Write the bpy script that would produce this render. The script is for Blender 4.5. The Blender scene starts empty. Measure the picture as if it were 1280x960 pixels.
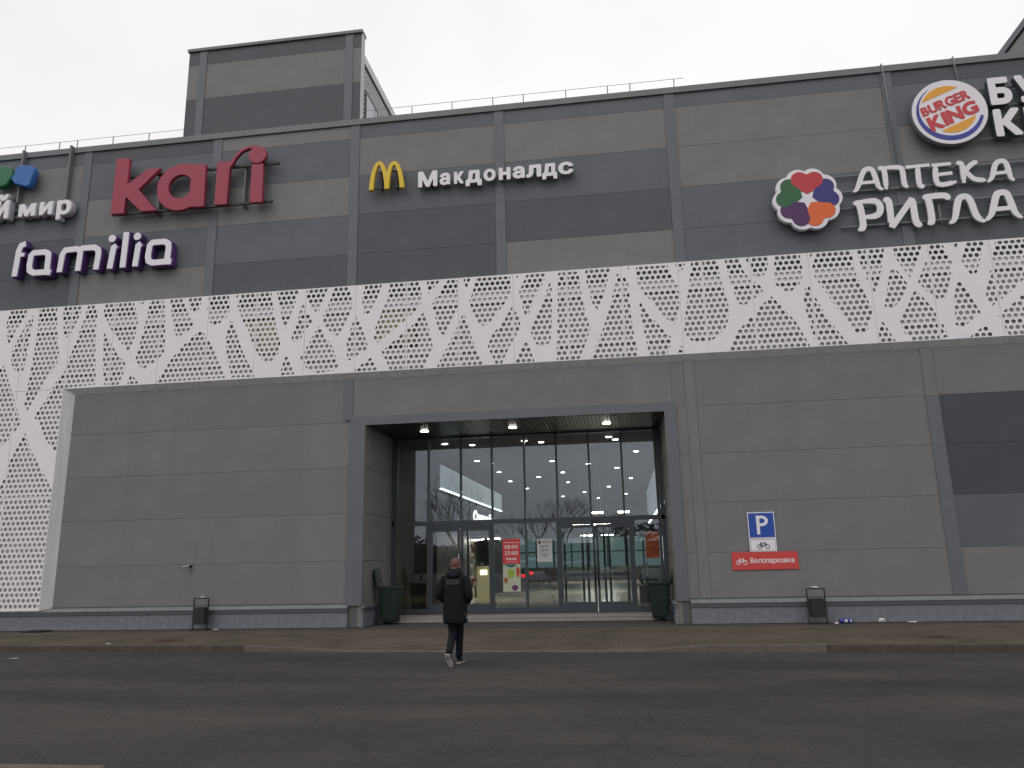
import bpy, bmesh, math, random
import numpy as np
from mathutils import Vector, Matrix
random.seed(7)
scene = bpy.context.scene
COL = scene.collection
R = math.radians
DATA = {'islands': [[(-17.34,9.01),(-16.77,9.01),(-16.98,8.52),(-17.3,7.91),(-17.47,8.53)],[(-16.59,8.82),(-16.75,8.6),(-16.93,8.27),(-17.2,7.62),(-17.11,7.31),(-16.94,7.07),(-16.74,7.09),(-16.68,7.41),(-16.63,8.38)],[(-16.44,9.03),(-15.89,9.02),(-15.76,8.0),(-15.63,7.48),(-15.7,7.23),(-15.82,7.07),(-16.09,6.58),(-16.43,5.93),(-16.56,6.14),(-16.55,6.29),(-16.48,7.24),(-16.43,8.04)],[(-17.36,7.31),(-17.11,6.76),(-16.81,6.09),(-16.59,5.64),(-16.76,5.33),(-16.97,5.05),(-17.35,4.93),(-17.96,5.29),(-18.43,5.89),(-18.06,6.81)],[(-19.33,9.16),(-17.85,9.11),(-17.74,8.71),(-17.89,7.99),(-18.33,7.78),(-18.93,8.3)],[(-15.67,9.0),(-15.06,8.99),(-15.18,8.54),(-15.33,8.13),(-15.49,8.03),(-15.58,8.18),(-15.66,8.64)],[(-14.89,9.0),(-14.69,9.01),(-14.58,8.62),(-14.56,7.9),(-14.41,6.6),(-15.34,6.55),(-15.29,4.57),(-15.74,5.06),(-15.99,5.5),(-16.21,5.76),(-15.89,6.23),(-15.69,6.66),(-15.44,7.06),(-15.22,7.71),(-15.02,8.41)],[(-14.4,9.03),(-13.51,9.04),(-13.27,8.4),(-13.32,8.05),(-13.46,7.46),(-13.66,7.66),(-14.07,8.13),(-14.14,8.26),(-14.38,8.65)],[(-14.32,8.13),(-13.98,7.66),(-13.88,7.49),(-13.6,7.21),(-13.54,7.1),(-13.61,6.84),(-13.72,6.55),(-14.16,6.57),(-14.26,7.28)],[(-13.32,9.02),(-13.12,9.02),(-13.18,8.88),(-13.28,8.89)],[(-13.37,6.87),(-13.11,6.56),(-13.45,6.55)],[(-12.99,9.03),(-12.55,9.02),(-12.48,8.51),(-12.41,7.77),(-12.42,7.39),(-12.66,7.16),(-12.97,6.97),(-13.14,7.06),(-13.27,7.26),(-13.17,7.75),(-13.08,8.23),(-13.0,8.7)],[(-12.38,9.02),(-11.98,9.02),(-11.83,8.59),(-11.56,8.22),(-11.63,8.07),(-11.94,7.87),(-12.1,7.88),(-12.23,8.27),(-12.32,8.72)],[(-11.87,9.01),(-11.35,9.01),(-11.39,8.82),(-11.48,8.6),(-11.62,8.52),(-11.72,8.62)],[(-11.35,8.0),(-11.01,7.53),(-10.79,7.14),(-10.55,6.58),(-12.59,6.55),(-12.41,6.86),(-12.15,7.25),(-11.76,7.67),(-11.55,7.84)],[(-11.23,9.0),(-10.6,9.0),(-10.53,8.53),(-10.67,8.23),(-10.96,8.11),(-11.14,8.22),(-11.23,8.39),(-11.21,8.74)],[(-10.47,8.3),(-10.36,8.03),(-10.2,7.55),(-10.02,7.17),(-9.81,6.79),(-9.66,6.55),(-10.36,6.58),(-10.53,7.14),(-10.61,7.64),(-10.56,7.98)],[(-10.44,9.0),(-10.31,9.0),(-10.32,8.87),(-10.41,8.87)],[(-10.21,9.01),(-9.34,9.0),(-9.27,8.49),(-9.15,7.95),(-9.0,7.54),(-9.05,7.17),(-9.17,6.98),(-9.35,6.9),(-9.55,7.08),(-9.79,7.46),(-9.97,7.94),(-10.15,8.2),(-10.31,8.63)],[(-9.18,9.0),(-8.55,8.99),(-8.56,8.82),(-8.67,8.45),(-8.76,8.17),(-8.87,7.86),(-8.97,8.1),(-9.09,8.61)],[(-8.82,7.15),(-8.56,6.57),(-8.99,6.56),(-8.9,6.89)],[(-8.38,8.59),(-8.28,8.3),(-8.06,8.07),(-8.27,7.83),(-8.45,7.51),(-8.63,7.48),(-8.69,7.58),(-8.53,8.07),(-8.46,8.47)],[(-8.34,8.99),(-7.67,8.98),(-7.78,8.76),(-7.92,8.31),(-7.98,8.21),(-8.17,8.48),(-8.33,8.74)],[(-7.92,7.9),(-7.72,7.58),(-7.51,7.26),(-7.31,6.74),(-7.46,6.61),(-7.92,6.56),(-8.23,6.73),(-8.41,6.95),(-8.4,7.1),(-8.19,7.37),(-8.05,7.66)],[(-7.49,8.98),(-7.09,8.99),(-6.97,8.42),(-7.07,8.15),(-7.24,7.76),(-7.36,7.58),(-7.5,7.62),(-7.69,7.82),(-7.83,8.08),(-7.65,8.5)],[(-6.87,8.12),(-6.69,7.75),(-6.5,7.19),(-6.65,7.08),(-7.02,6.86),(-7.1,6.96),(-7.11,7.35),(-7.0,7.8)],[(-6.62,8.98),(-6.14,8.98),(-6.23,8.74),(-6.37,8.31),(-6.52,8.15),(-6.64,8.16),(-6.72,8.56),(-6.65,8.83)],[(-6.4,6.93),(-6.23,6.55),(-6.94,6.55),(-6.67,6.74)],[(-5.92,8.97),(-5.1,8.96),(-5.04,8.5),(-5.07,8.26),(-5.25,8.11),(-5.49,7.89),(-5.79,7.66),(-6.25,7.31),(-6.35,7.43),(-6.33,7.7),(-6.18,8.06),(-6.01,8.54),(-5.95,8.78)],[(-4.9,8.95),(-4.53,8.95),(-4.62,8.84),(-4.77,8.7),(-4.83,8.53),(-4.88,8.73)],[(-4.98,8.09),(-4.88,7.76),(-4.77,7.39),(-4.72,7.03),(-4.83,6.8),(-4.97,6.52),(-5.89,6.53),(-6.01,6.81),(-6.13,7.05),(-5.84,7.3),(-5.6,7.5),(-5.34,7.69),(-5.13,7.92)],[(-4.31,8.95),(-4.06,8.94),(-4.03,8.64),(-4.01,8.33),(-4.06,8.06),(-4.21,7.77),(-4.42,7.42),(-4.54,7.46),(-4.65,7.86),(-4.76,8.26),(-4.65,8.47),(-4.46,8.73)],[(-3.92,7.95),(-3.89,8.06),(-3.76,7.54),(-3.62,7.12),(-3.37,6.53),(-4.62,6.54),(-4.39,6.98),(-4.12,7.5)],[(-3.89,8.96),(-3.69,8.95),(-3.81,8.67),(-3.88,8.86)],[(-3.56,8.94),(-2.62,8.93),(-2.61,8.43),(-2.79,8.17),(-3.03,7.86),(-3.21,7.66),(-3.35,7.59),(-3.53,7.71),(-3.61,7.92),(-3.74,8.3),(-3.62,8.62)],[(-2.55,8.14),(-2.42,7.79),(-2.37,7.51),(-2.52,7.23),(-2.7,6.95),(-2.89,6.53),(-3.05,6.54),(-3.16,6.8),(-3.26,7.04),(-3.1,7.38),(-2.83,7.66),(-2.68,7.92)],[(-2.46,8.94),(-2.37,8.94),(-2.42,8.79)],[(-2.18,8.94),(-1.65,8.94),(-1.75,8.67),(-1.89,8.41),(-2.01,8.18),(-2.14,7.86),(-2.24,7.8),(-2.3,8.02),(-2.4,8.44),(-2.26,8.74)],[(-2.24,7.12),(-2.15,6.91),(-2.02,6.52),(-2.57,6.52),(-2.42,6.81)],[(-1.53,8.79),(-1.51,8.32),(-1.56,7.4),(-1.6,7.02),(-1.79,6.94),(-1.97,7.0),(-2.11,7.35),(-2.0,7.67),(-1.82,8.04),(-1.69,8.36)],[(-1.34,8.93),(-0.81,8.93),(-0.76,8.46),(-0.7,7.95),(-0.56,7.32),(-0.68,6.98),(-0.88,6.54),(-1.45,6.53),(-1.4,7.63)],[(-0.62,8.96),(0.03,8.95),(-0.03,8.7),(-0.15,8.32),(-0.27,7.95),(-0.36,7.84),(-0.47,8.02),(-0.55,8.38),(-0.63,8.75)],[(0.28,8.93),(0.38,8.7),(0.49,8.46),(0.49,7.95),(0.51,7.48),(0.56,7.02),(0.62,6.53),(-0.58,6.53),(-0.38,6.96),(-0.13,7.58),(0.04,8.13),(0.18,8.72)],[(0.45,8.94),(0.53,8.94),(0.49,8.84)],[(0.7,8.94),(1.51,8.92),(1.54,8.74),(1.64,8.49),(1.76,8.3),(1.73,7.81),(1.66,7.47),(1.56,7.29),(1.33,7.56),(1.08,7.91),(0.87,8.19),(0.72,8.44)],[(0.72,8.04),(0.9,7.69),(1.1,7.42),(1.33,7.14),(1.49,6.96),(1.44,6.73),(1.34,6.53),(0.9,6.52),(0.84,6.94),(0.77,7.41),(0.74,7.79)],[(1.7,8.93),(1.96,8.94),(1.91,8.8),(1.79,8.72),(1.73,8.78)],[(1.68,6.78),(1.86,6.57),(1.61,6.56)],[(2.11,8.97),(2.78,8.98),(2.8,8.53),(2.87,8.18),(2.95,7.76),(2.93,7.39),(2.84,7.15),(2.65,6.97),(2.47,6.83),(2.01,6.83),(1.8,7.02),(1.84,7.4),(1.93,7.93),(2.08,8.71)],[(2.95,8.97),(3.31,8.97),(3.37,8.68),(3.49,8.45),(3.76,8.21),(3.84,8.07),(3.64,7.89),(3.34,7.7),(3.2,7.76),(3.12,8.06),(3.02,8.48)],[(3.46,8.97),(4.02,8.97),(4.01,8.72),(3.94,8.54),(3.83,8.4),(3.67,8.41),(3.56,8.63)],[(4.02,7.9),(4.39,7.4),(4.54,7.19),(4.83,6.52),(2.83,6.51),(3.11,7.02),(3.49,7.4),(3.8,7.71)],[(4.19,8.97),(4.81,8.96),(4.85,8.43),(4.72,8.16),(4.53,8.0),(4.34,8.01),(4.15,8.2),(4.15,8.54)],[(4.95,8.98),(5.14,8.98),(5.0,8.73)],[(5.24,8.98),(6.07,8.98),(6.07,8.46),(6.15,8.15),(6.27,7.74),(6.38,7.37),(6.26,6.96),(6.18,6.83),(5.91,6.82),(5.75,7.13),(5.52,7.55),(5.36,7.87),(5.1,8.35),(5.09,8.63)],[(4.92,8.19),(5.12,7.69),(5.32,7.2),(5.51,6.89),(5.72,6.53),(4.96,6.52),(4.88,7.02),(4.78,7.69),(4.84,8.0)],[(6.19,8.99),(6.85,8.97),(6.76,8.57),(6.67,8.26),(6.51,7.76),(6.44,7.91),(6.34,8.2),(6.23,8.64)],[(6.95,8.51),(7.13,8.28),(7.28,7.97),(7.2,7.8),(7.0,7.5),(6.85,7.4),(6.67,7.44),(6.8,7.95)],[(6.58,7.08),(6.7,6.81),(6.83,6.53),(6.39,6.53),(6.46,6.8)],[(7.01,8.94),(7.74,8.97),(7.59,8.62),(7.44,8.29),(7.37,8.14),(7.22,8.4),(7.11,8.63)],[(7.43,7.82),(7.65,7.53),(7.8,7.25),(7.95,6.9),(8.04,6.59),(7.76,6.53),(7.2,6.53),(7.02,6.79),(6.97,7.03),(7.13,7.29),(7.32,7.63)],[(7.92,8.99),(8.21,8.99),(8.3,8.69),(8.38,8.47),(8.27,8.05),(8.12,7.6),(7.92,7.54),(7.78,7.66),(7.52,8.01),(7.68,8.34),(7.83,8.69)],[(8.41,8.98),(8.58,8.97),(8.49,8.74)],[(8.77,9.0),(9.2,8.98),(9.01,8.45),(8.9,8.15),(8.75,8.13),(8.59,8.48),(8.7,8.75)],[(8.47,8.09),(8.58,7.81),(8.69,7.51),(8.84,7.14),(8.52,6.89),(8.32,6.78),(8.23,6.89),(8.3,7.56),(8.37,7.83)],[(8.93,6.83),(9.06,6.53),(8.5,6.54),(8.76,6.73)],[(9.43,8.93),(10.13,8.94),(10.41,8.64),(10.3,7.97),(9.91,7.9),(9.52,7.56),(9.11,7.28),(9.0,7.49),(9.12,7.93),(9.26,8.34)],[(9.85,7.53),(10.42,7.65),(10.52,6.94),(10.29,6.62),(9.68,6.54),(9.39,6.53),(9.26,6.93),(9.2,7.03),(9.53,7.27)],[(-16.44,5.35),(-16.14,4.73),(-15.85,4.36),(-15.6,3.98),(-15.37,3.63),(-15.32,0.5),(-18.93,0.52),(-19.5,3.88),(-17.44,3.48),(-17.04,3.62),(-16.93,4.02),(-16.8,4.5)]],'kari': {'k': [[(-14.295,13.418),(-13.874,13.39),(-13.895,11.627),(-14.323,11.644)],[(-13.991,12.462),(-13.261,12.978),(-12.849,12.979),(-13.498,12.347),(-12.868,11.631),(-13.364,11.641),(-13.969,12.231)]],'a_stem': [(-11.862,12.987),(-11.442,12.973),(-11.412,11.623),(-11.901,11.647)],'a_o': [(-12.181,12.306),(-12.93,12.342),(-12.123,11.585)],'a_i': [(-12.189,12.321),(-12.544,12.354),(-12.159,11.948)],'r_stem': [(-11.087,12.993),(-10.684,12.974),(-10.717,11.628),(-11.095,11.642)],'r_arm': [(-10.802,12.739),(-10.658,12.883),(-10.559,13.084),(-10.374,13.283),(-10.164,13.364),(-9.918,13.371)],'dot': [(-9.861,13.103),(-10.119,13.129)],'i': [(-10.021,12.808),(-9.674,12.805),(-9.64,11.603),(-10.02,11.613)]},'fam': {'f': [[(-17.253,9.953),(-17.209,10.766),(-17.152,10.922),(-17.007,10.96)],[(-17.22,10.618),(-17.014,10.621)]],'a': [[(-16.086,9.987),(-16.201,10.015),(-16.231,10.018),(-16.638,10.019),(-16.771,10.098),(-16.806,10.248),(-16.786,10.568),(-16.71,10.652),(-16.336,10.646),(-16.231,10.589),(-16.219,10.449),(-16.216,10.017)]],'m': [[(-15.807,9.976),(-15.775,10.513),(-15.691,10.654),(-15.323,10.664),(-15.21,10.605),(-15.205,10.516),(-15.228,9.971)],[(-15.21,10.605),(-15.147,10.669),(-14.77,10.668),(-14.647,10.594),(-14.619,10.47),(-14.654,9.971)]],'i': [[(-14.077,10.671),(-14.159,10.604),(-14.222,9.962)]],'l': [[(-13.797,11.061),(-13.818,9.969)]],'ii': [[(-13.305,10.671),(-13.387,10.605),(-13.435,9.974)]],'aa': [[(-12.321,10.036),(-12.438,10.045),(-12.477,10.048),(-12.904,10.043),(-13.023,10.11),(-13.055,10.248),(-13.026,10.585),(-12.95,10.667),(-12.569,10.669),(-12.456,10.597),(-12.435,10.464),(-12.458,10.047)]],'dots': [(-14.229,10.895),(-13.439,10.898)]},'det': {'blue': [(-17.537,13.483),(-17.472,13.508),(-17.108,13.44),(-17.014,13.326),(-17.102,12.865),(-17.178,12.81),(-17.598,12.954),(-17.699,13.11)],'green': [(-18.343,13.525),(-17.93,13.511),(-17.861,13.478),(-17.746,13.335),(-17.752,13.151),(-17.888,12.939),(-18.117,12.872),(-18.37,12.964),(-18.418,13.11)],'struts': [(-17.65,14.152),(-17.577,12.53),(-16.033,14.163),(-15.995,12.489)]},'ph': {'t': {'А': [[(6.287,10.522),(6.385,10.612),(6.542,10.981),(6.636,11.103),(6.776,11.097),(6.841,10.914),(6.896,10.602),(6.992,10.517)],[(6.487,10.741),(6.847,10.745)]],'П': [[(6.978,11.108),(7.081,11.029),(7.071,10.51)],[(6.978,11.108),(7.421,11.088),(7.514,10.986),(7.52,10.62),(7.586,10.522)]],'Т': [[(7.604,11.07),(8.178,11.082)],[(7.889,11.08),(7.874,10.571),(7.973,10.524)]],'Е': [[(8.228,11.062),(8.686,11.07)],[(8.313,11.061),(8.308,10.545),(8.745,10.564)],[(8.309,10.795),(8.683,10.812)]],'К': [[(8.849,11.069),(8.936,10.999),(8.918,10.51)],[(8.936,10.772),(9.128,10.98),(9.302,11.069)],[(9.007,10.81),(9.169,10.599),(9.431,10.544)]],'АА': [[(9.475,10.494),(9.588,10.611),(9.708,10.938),(9.81,11.019),(9.923,11.007),(9.979,10.874),(10.009,10.57),(10.077,10.474)],[(9.647,10.703),(9.987,10.715)]]},'b': {'Р': [[(6.271,10.204),(6.381,10.119),(6.403,9.576),(6.285,9.467)],[(6.292,10.218),(6.738,10.222),(6.865,10.075),(6.83,9.89),(6.688,9.806),(6.39,9.802)]],'И': [[(7.022,10.227),(7.089,10.13),(7.073,9.474)],[(7.073,9.474),(7.657,10.214)],[(7.657,10.214),(7.661,9.594),(7.768,9.474)]],'Г': [[(7.939,10.218),(8.025,10.135),(8.037,9.598),(7.952,9.495)],[(7.939,10.218),(8.406,10.22),(8.488,10.115)]],'Л': [[(8.444,9.475),(8.575,9.588),(8.71,10.043),(8.815,10.145),(8.94,10.126),(9.012,9.956),(9.064,9.656),(9.149,9.502),(9.257,9.456)]],'АА': [[(9.291,9.475),(9.445,9.659),(9.608,10.109),(9.713,10.174),(9.826,10.163),(9.887,10.024),(9.974,9.612),(10.109,9.476)],[(9.541,9.746),(9.933,9.755)]]},'c': (5.103,10.278)},'arch': [[(-6.47,11.608),(-6.427,12.093),(-6.341,12.408),(-6.228,12.511),(-6.126,12.363),(-6.045,12.017),(-6.009,11.669)],[(-6.016,11.67),(-5.984,12.051),(-5.913,12.366),(-5.8,12.477),(-5.684,12.32),(-5.605,11.974),(-5.563,11.596)]],'mcd': [('М',[(-5.152,11.7),(-4.555,12.145)]),('а',[(-4.54,11.69),(-4.191,12.054)]),('к',[(-4.133,11.683),(-3.813,12.041)]),('д',[(-3.809,11.629),(-3.305,12.054)]),('о',[(-3.302,11.73),(-2.916,12.095)]),('н',[(-2.879,11.729),(-2.501,12.078)]),('а',[(-2.494,11.7),(-2.109,12.079)]),('л',[(-2.126,11.696),(-1.655,12.073)]),('д',[(-1.683,11.63),(-1.224,12.085)]),('с',[(-1.245,11.705),(-0.782,12.081)])],'bk': {'c': (8.782,12.431),'rx': [(7.909,12.528),(9.648,12.335),(8.906,13.322),(8.66,11.556)],'bur': [(8.153,12.376),(9.347,12.704),(8.146,12.634),(9.33,12.914)],'king': [(8.218,11.966),(9.392,12.282),(8.207,12.327),(9.396,12.636)],'bt': [(8.28,12.791),(9.103,12.998),(8.728,13.157)],'bb': [(8.468,11.959),(9.274,12.202),(8.763,11.858)]},'bkt': [('Б',[(9.776,12.542),(10.31,12.482),(9.785,13.324)]),('К',[(9.77,11.637),(10.423,11.638),(9.782,12.422)])],'cam': {'r': [0.9897686541806955,0.14105833307045457,-0.021460612123594746],'u': [0.05218372509344196,-0.21788699781175405,0.9745779163411988],'b': [0.13279634797955384,-0.9657265673346496,-0.22301866986269975],'loc': (0,-19.269513998062276,1.5585240473644137)}}
# ------------------------------------------------------------------ camera
cam_d = bpy.data.cameras.new('camera'); cam = bpy.data.objects.new('camera', cam_d); COL.objects.link(cam)
cr, cu, cb, cl = (DATA['cam'][k] for k in ('r', 'u', 'b', 'loc'))
cam.matrix_world = Matrix(((cr[0], cu[0], cb[0], cl[0]), (cr[1], cu[1], cb[1], cl[1]), (cr[2], cu[2], cb[2], cl[2]), (0, 0, 0, 1)))
cam_d.sensor_width = 36; cam_d.lens = 27.0; cam_d.clip_start = 0.1; cam_d.clip_end = 2000
scene.camera = cam
# ------------------------------------------------------------------ world: overcast sky
SUN_EL, SUN_AZ = 52, 200          # high behind the photographer, hidden by cloud
world = bpy.data.worlds.new('World'); scene.world = world; world.use_nodes = True
nt = world.node_tree; nt.nodes.clear()
wo = nt.nodes.new('ShaderNodeOutputWorld'); bg = nt.nodes.new('ShaderNodeBackground'); bg.inputs[1].default_value = 0.1
sky = nt.nodes.new('ShaderNodeTexSky'); sky.sky_type = 'NISHITA'; sky.sun_disc = False
sky.sun_elevation = R(SUN_EL); sky.sun_rotation = R(SUN_AZ); sky.dust_density = 6; sky.air_density = 1.0
hs = nt.nodes.new('ShaderNodeHueSaturation'); hs.inputs['Saturation'].default_value = 0.25
nt.links.new(sky.outputs[0], hs.inputs['Color'])
tc = nt.nodes.new('ShaderNodeTexCoord'); nz = nt.nodes.new('ShaderNodeTexNoise')
nz.inputs['Scale'].default_value = 1.6; nz.inputs['Detail'].default_value = 4
nt.links.new(tc.outputs['Generated'], nz.inputs['Vector'])
cr_ = nt.nodes.new('ShaderNodeValToRGB')
cr_.color_ramp.elements[0].position = .3; cr_.color_ramp.elements[0].color = (8.8, 8.5, 8.85, 1)
cr_.color_ramp.elements[1].position = .7; cr_.color_ramp.elements[1].color = (10.9, 10.75, 10.95, 1)
nt.links.new(nz.outputs[0], cr_.inputs[0])
mx = nt.nodes.new('ShaderNodeMix'); mx.data_type = 'RGBA'; mx.inputs[0].default_value = 0.93
nt.links.new(hs.outputs[0], mx.inputs[6]); nt.links.new(cr_.outputs[0], mx.inputs[7])
nt.links.new(mx.outputs[2], bg.inputs[0]); nt.links.new(bg.outputs[0], wo.inputs[0])
sd = bpy.data.lights.new('sun', 'SUN'); sd.energy = 0.5; sd.angle = R(35); sd.color = (1, .97, .94)
so = bpy.data.objects.new('sun', sd); COL.objects.link(so)
so.rotation_euler = (R(90 - SUN_EL), 0, R(-20)); so.location = (0, -30, 40)
scene.view_settings.view_transform = 'Standard'; scene.view_settings.look = 'None'
scene.view_settings.exposure = 0.0; scene.view_settings.gamma = 1.0
scene.cycles.max_bounces = 8; scene.cycles.transparent_max_bounces = 16

# ------------------------------------------------------------------ helpers
def srgb(r, g, b):
    f = lambda c: (c / 255 / 12.92) if c / 255 <= .04045 else ((c / 255 + .055) / 1.055) ** 2.4
    return (f(r), f(g), f(b))
def mat(name, col, rough=.6, metal=0., noise=0., nscale=3., bump=0., bscale=60., spec=.5, dirt=None, emit=None, es=0., streak=False):
    m = bpy.data.materials.new(name); m.use_nodes = True; n = m.node_tree; b = n.nodes['Principled BSDF']
    b.inputs['Roughness'].default_value = rough; b.inputs['Metallic'].default_value = metal
    b.inputs['Specular IOR Level'].default_value = spec
    b.inputs['Base Color'].default_value = (*col, 1)
    if noise or bump:
        t = n.nodes.new('ShaderNodeTexCoord')
    if noise:
        mp = n.nodes.new('ShaderNodeMapping'); n.links.new(t.outputs['Object'], mp.inputs[0])
        if streak: mp.inputs['Scale'].default_value = (3, 3, .35)
        x = n.nodes.new('ShaderNodeTexNoise'); x.inputs['Scale'].default_value = nscale; x.inputs['Detail'].default_value = 6; x.inputs['Roughness'].default_value = .6
        n.links.new(mp.outputs[0], x.inputs[0])
        r = n.nodes.new('ShaderNodeValToRGB'); r.color_ramp.elements[0].position = .3; r.color_ramp.elements[1].position = .7
        d = dirt or tuple(c * (1 - noise) for c in col)
        r.color_ramp.elements[0].color = (*d, 1); r.color_ramp.elements[1].color = (*[c * (1 + noise * .5) for c in col], 1)
        n.links.new(x.outputs[0], r.inputs[0]); n.links.new(r.outputs[0], b.inputs['Base Color'])
    if bump:
        y = n.nodes.new('ShaderNodeTexNoise'); y.inputs['Scale'].default_value = bscale; y.inputs['Detail'].default_value = 3
        n.links.new(t.outputs['Object'], y.inputs[0])
        u = n.nodes.new('ShaderNodeBump'); u.inputs['Strength'].default_value = bump; u.inputs['Distance'].default_value = .01
        n.links.new(y.outputs[0], u.inputs['Height']); n.links.new(u.outputs[0], b.inputs['Normal'])
    if emit:
        b.inputs['Emission Color'].default_value = (*emit, 1); b.inputs['Emission Strength'].default_value = es
    return m
def glassmat(name, tint=(.91, .94, .94), refl=(.84, .91, 1.), ior=1.78):
    m = bpy.data.materials.new(name); m.use_nodes = True; n = m.node_tree; n.nodes.clear()
    o = n.nodes.new('ShaderNodeOutputMaterial'); a = n.nodes.new('ShaderNodeBsdfTransparent'); a.inputs[0].default_value = (*tint, 1)
    g = n.nodes.new('ShaderNodeBsdfGlossy'); g.inputs['Roughness'].default_value = 0.0; g.inputs[0].default_value = (*refl, 1)
    f = n.nodes.new('ShaderNodeFresnel'); f.inputs[0].default_value = ior; x = n.nodes.new('ShaderNodeMixShader')
    n.links.new(f.outputs[0], x.inputs[0]); n.links.new(a.outputs[0], x.inputs[1]); n.links.new(g.outputs[0], x.inputs[2]); n.links.new(x.outputs[0], o.inputs[0])
    return m
class MB:
    def __init__(s): s.v = []; s.f = []
    def box(s, x0, x1, y0, y1, z0, z1):
        i = len(s.v)
        s.v += [(x0, y0, z0), (x1, y0, z0), (x1, y1, z0), (x0, y1, z0), (x0, y0, z1), (x1, y0, z1), (x1, y1, z1), (x0, y1, z1)]
        s.f += [(i, i+3, i+2, i+1), (i+4, i+5, i+6, i+7), (i, i+1, i+5, i+4), (i+1, i+2, i+6, i+5), (i+2, i+3, i+7, i+6), (i+3, i, i+4, i+7)]
        return s
    def tube(s, pts, r, n=8, r2=None):
        pts = [Vector(p) for p in pts]; m = len(pts); i0 = len(s.v)
        for k, p in enumerate(pts):
            d = (pts[min(k+1, m-1)] - pts[max(k-1, 0)]).normalized()
            a = d.orthogonal().normalized() if k == 0 else (a - d * a.dot(d)).normalized()
            b = d.cross(a); rr = r if r2 is None else r + (r2 - r) * k / (m - 1)
            for j in range(n):
                t = 2 * math.pi * j / n; s.v.append(tuple(p + (a * math.cos(t) + b * math.sin(t)) * rr))
        for k in range(m - 1):
            for j in range(n):
                s.f.append((i0+k*n+j, i0+k*n+(j+1) % n, i0+(k+1)*n+(j+1) % n, i0+(k+1)*n+j))
        s.f.append(tuple(i0 + j for j in reversed(range(n)))); s.f.append(tuple(i0+(m-1)*n+j for j in range(n)))
        return s
    def prism(s, poly, y0, y1):      # polygon in x,z extruded along y
        i = len(s.v); n = len(poly)
        s.v += [(x, y0, z) for x, z in poly] + [(x, y1, z) for x, z in poly]
        s.f += [tuple(i+k for k in range(n)), tuple(i+n+k for k in reversed(range(n)))]
        s.f += [(i+k, i+n+k, i+n+(k+1) % n, i+(k+1) % n) for k in range(n)]
        return s
    def loft(s, rings, close=True):
        i = len(s.v); n = len(rings[0])
        for r in rings: s.v += [tuple(p) for p in r]
        for k in range(len(rings)-1):
            for j in range(n):
                s.f.append((i+k*n+j, i+k*n+(j+1) % n, i+(k+1)*n+(j+1) % n, i+(k+1)*n+j))
        if close:
            s.f.append(tuple(i+j for j in reversed(range(n)))); s.f.append(tuple(i+(len(rings)-1)*n+j for j in range(n)))
        return s
    def mesh(s, name, fix=True):
        me = bpy.data.meshes.new(name); me.from_pydata(s.v, [], s.f); me.update()
        if fix:
            b = bmesh.new(); b.from_mesh(me); bmesh.ops.recalc_face_normals(b, faces=b.faces); b.to_mesh(me); b.free()
        return me
def obj(name, data, m=None, parent=None, smooth=False, bevel=0., **kw):
    if isinstance(data, MB): data = data.mesh(name)
    o = bpy.data.objects.new(name, data); COL.objects.link(o)
    if m is not None and not data.materials: data.materials.append(m)
    if smooth:
        for p in data.polygons: p.use_smooth = True
    if bevel:
        b = o.modifiers.new('bevel', 'BEVEL'); b.width = bevel; b.segments = 2; b.limit_method = 'ANGLE'
    if parent is not None:
        o.parent = parent
        o.matrix_parent_inverse = parent.matrix_basis.inverted() if parent.type == 'EMPTY' and kw.get('world', True) else Matrix()
    for k in ('label', 'category', 'group', 'kind'):
        if k in kw: o[k] = kw[k]
    return o
def thing(name, label, cat, loc=(0, 0, 0), group=None, rz=0):
    o = bpy.data.objects.new(name, None); o.empty_display_size = .2; COL.objects.link(o); o.location = loc; o.rotation_euler = (0, 0, rz)
    o.matrix_basis = Matrix.Translation(loc) @ Matrix.Rotation(rz, 4, 'Z')
    o['label'] = label; o['category'] = cat
    if group: o['group'] = group
    return o
def local(name, data, m, parent, **kw):       # part given in its parent's own coordinates
    return obj(name, data, m, parent, world=False, **kw)
def child(name, data, m, part, **kw):         # sub-part in the coordinates of its part
    return obj(name, data, m, part, world=False, **kw)
def copy_tree(o, parent=None):
    c = o.copy(); COL.objects.link(c)
    if parent is not None: c.parent = parent
    for ch in [x for x in bpy.data.objects if x.parent == o]: copy_tree(ch, c)
    return c

# ------------------------------------------------------------------ outline tools (signed distance -> clean extruded letter)
def sd_seg(X, Y, a, b):
    ax, ay = a; bx, by = b; dx, dy = bx-ax, by-ay; L = dx*dx+dy*dy+1e-12
    t = np.clip(((X-ax)*dx+(Y-ay)*dy)/L, 0, 1); return np.hypot(X-ax-t*dx, Y-ay-t*dy)
def sd_butt(X, Y, a, b, w):
    ax, ay = a; bx, by = b; L = math.hypot(bx-ax, by-ay)+1e-9; ux, uy = (bx-ax)/L, (by-ay)/L
    cx, cy = (ax+bx)/2, (ay+by)/2; p = (X-cx)*ux+(Y-cy)*uy; q = -(X-cx)*uy+(Y-cy)*ux
    return np.maximum(np.abs(p)-L/2, np.abs(q)-w/2)
def sd_poly(X, Y, P):
    d = np.full(X.shape, 1e9); ins = np.zeros(X.shape, bool); n = len(P)
    for i in range(n):
        a, b = P[i], P[(i+1) % n]; d = np.minimum(d, sd_seg(X, Y, a, b))
        if a[1] != b[1]:
            c = ((a[1] > Y) != (b[1] > Y)) & (X < (b[0]-a[0])*(Y-a[1])/(b[1]-a[1])+a[0]); ins ^= c
    return np.where(ins, -d, d)
def sd_circle(X, Y, c, r): return np.hypot(X-c[0], Y-c[1])-r
def sd_ell(X, Y, c, rx, ry):
    k = np.hypot((X-c[0])/rx, (Y-c[1])/ry); return (k-1)*min(rx, ry)
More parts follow.
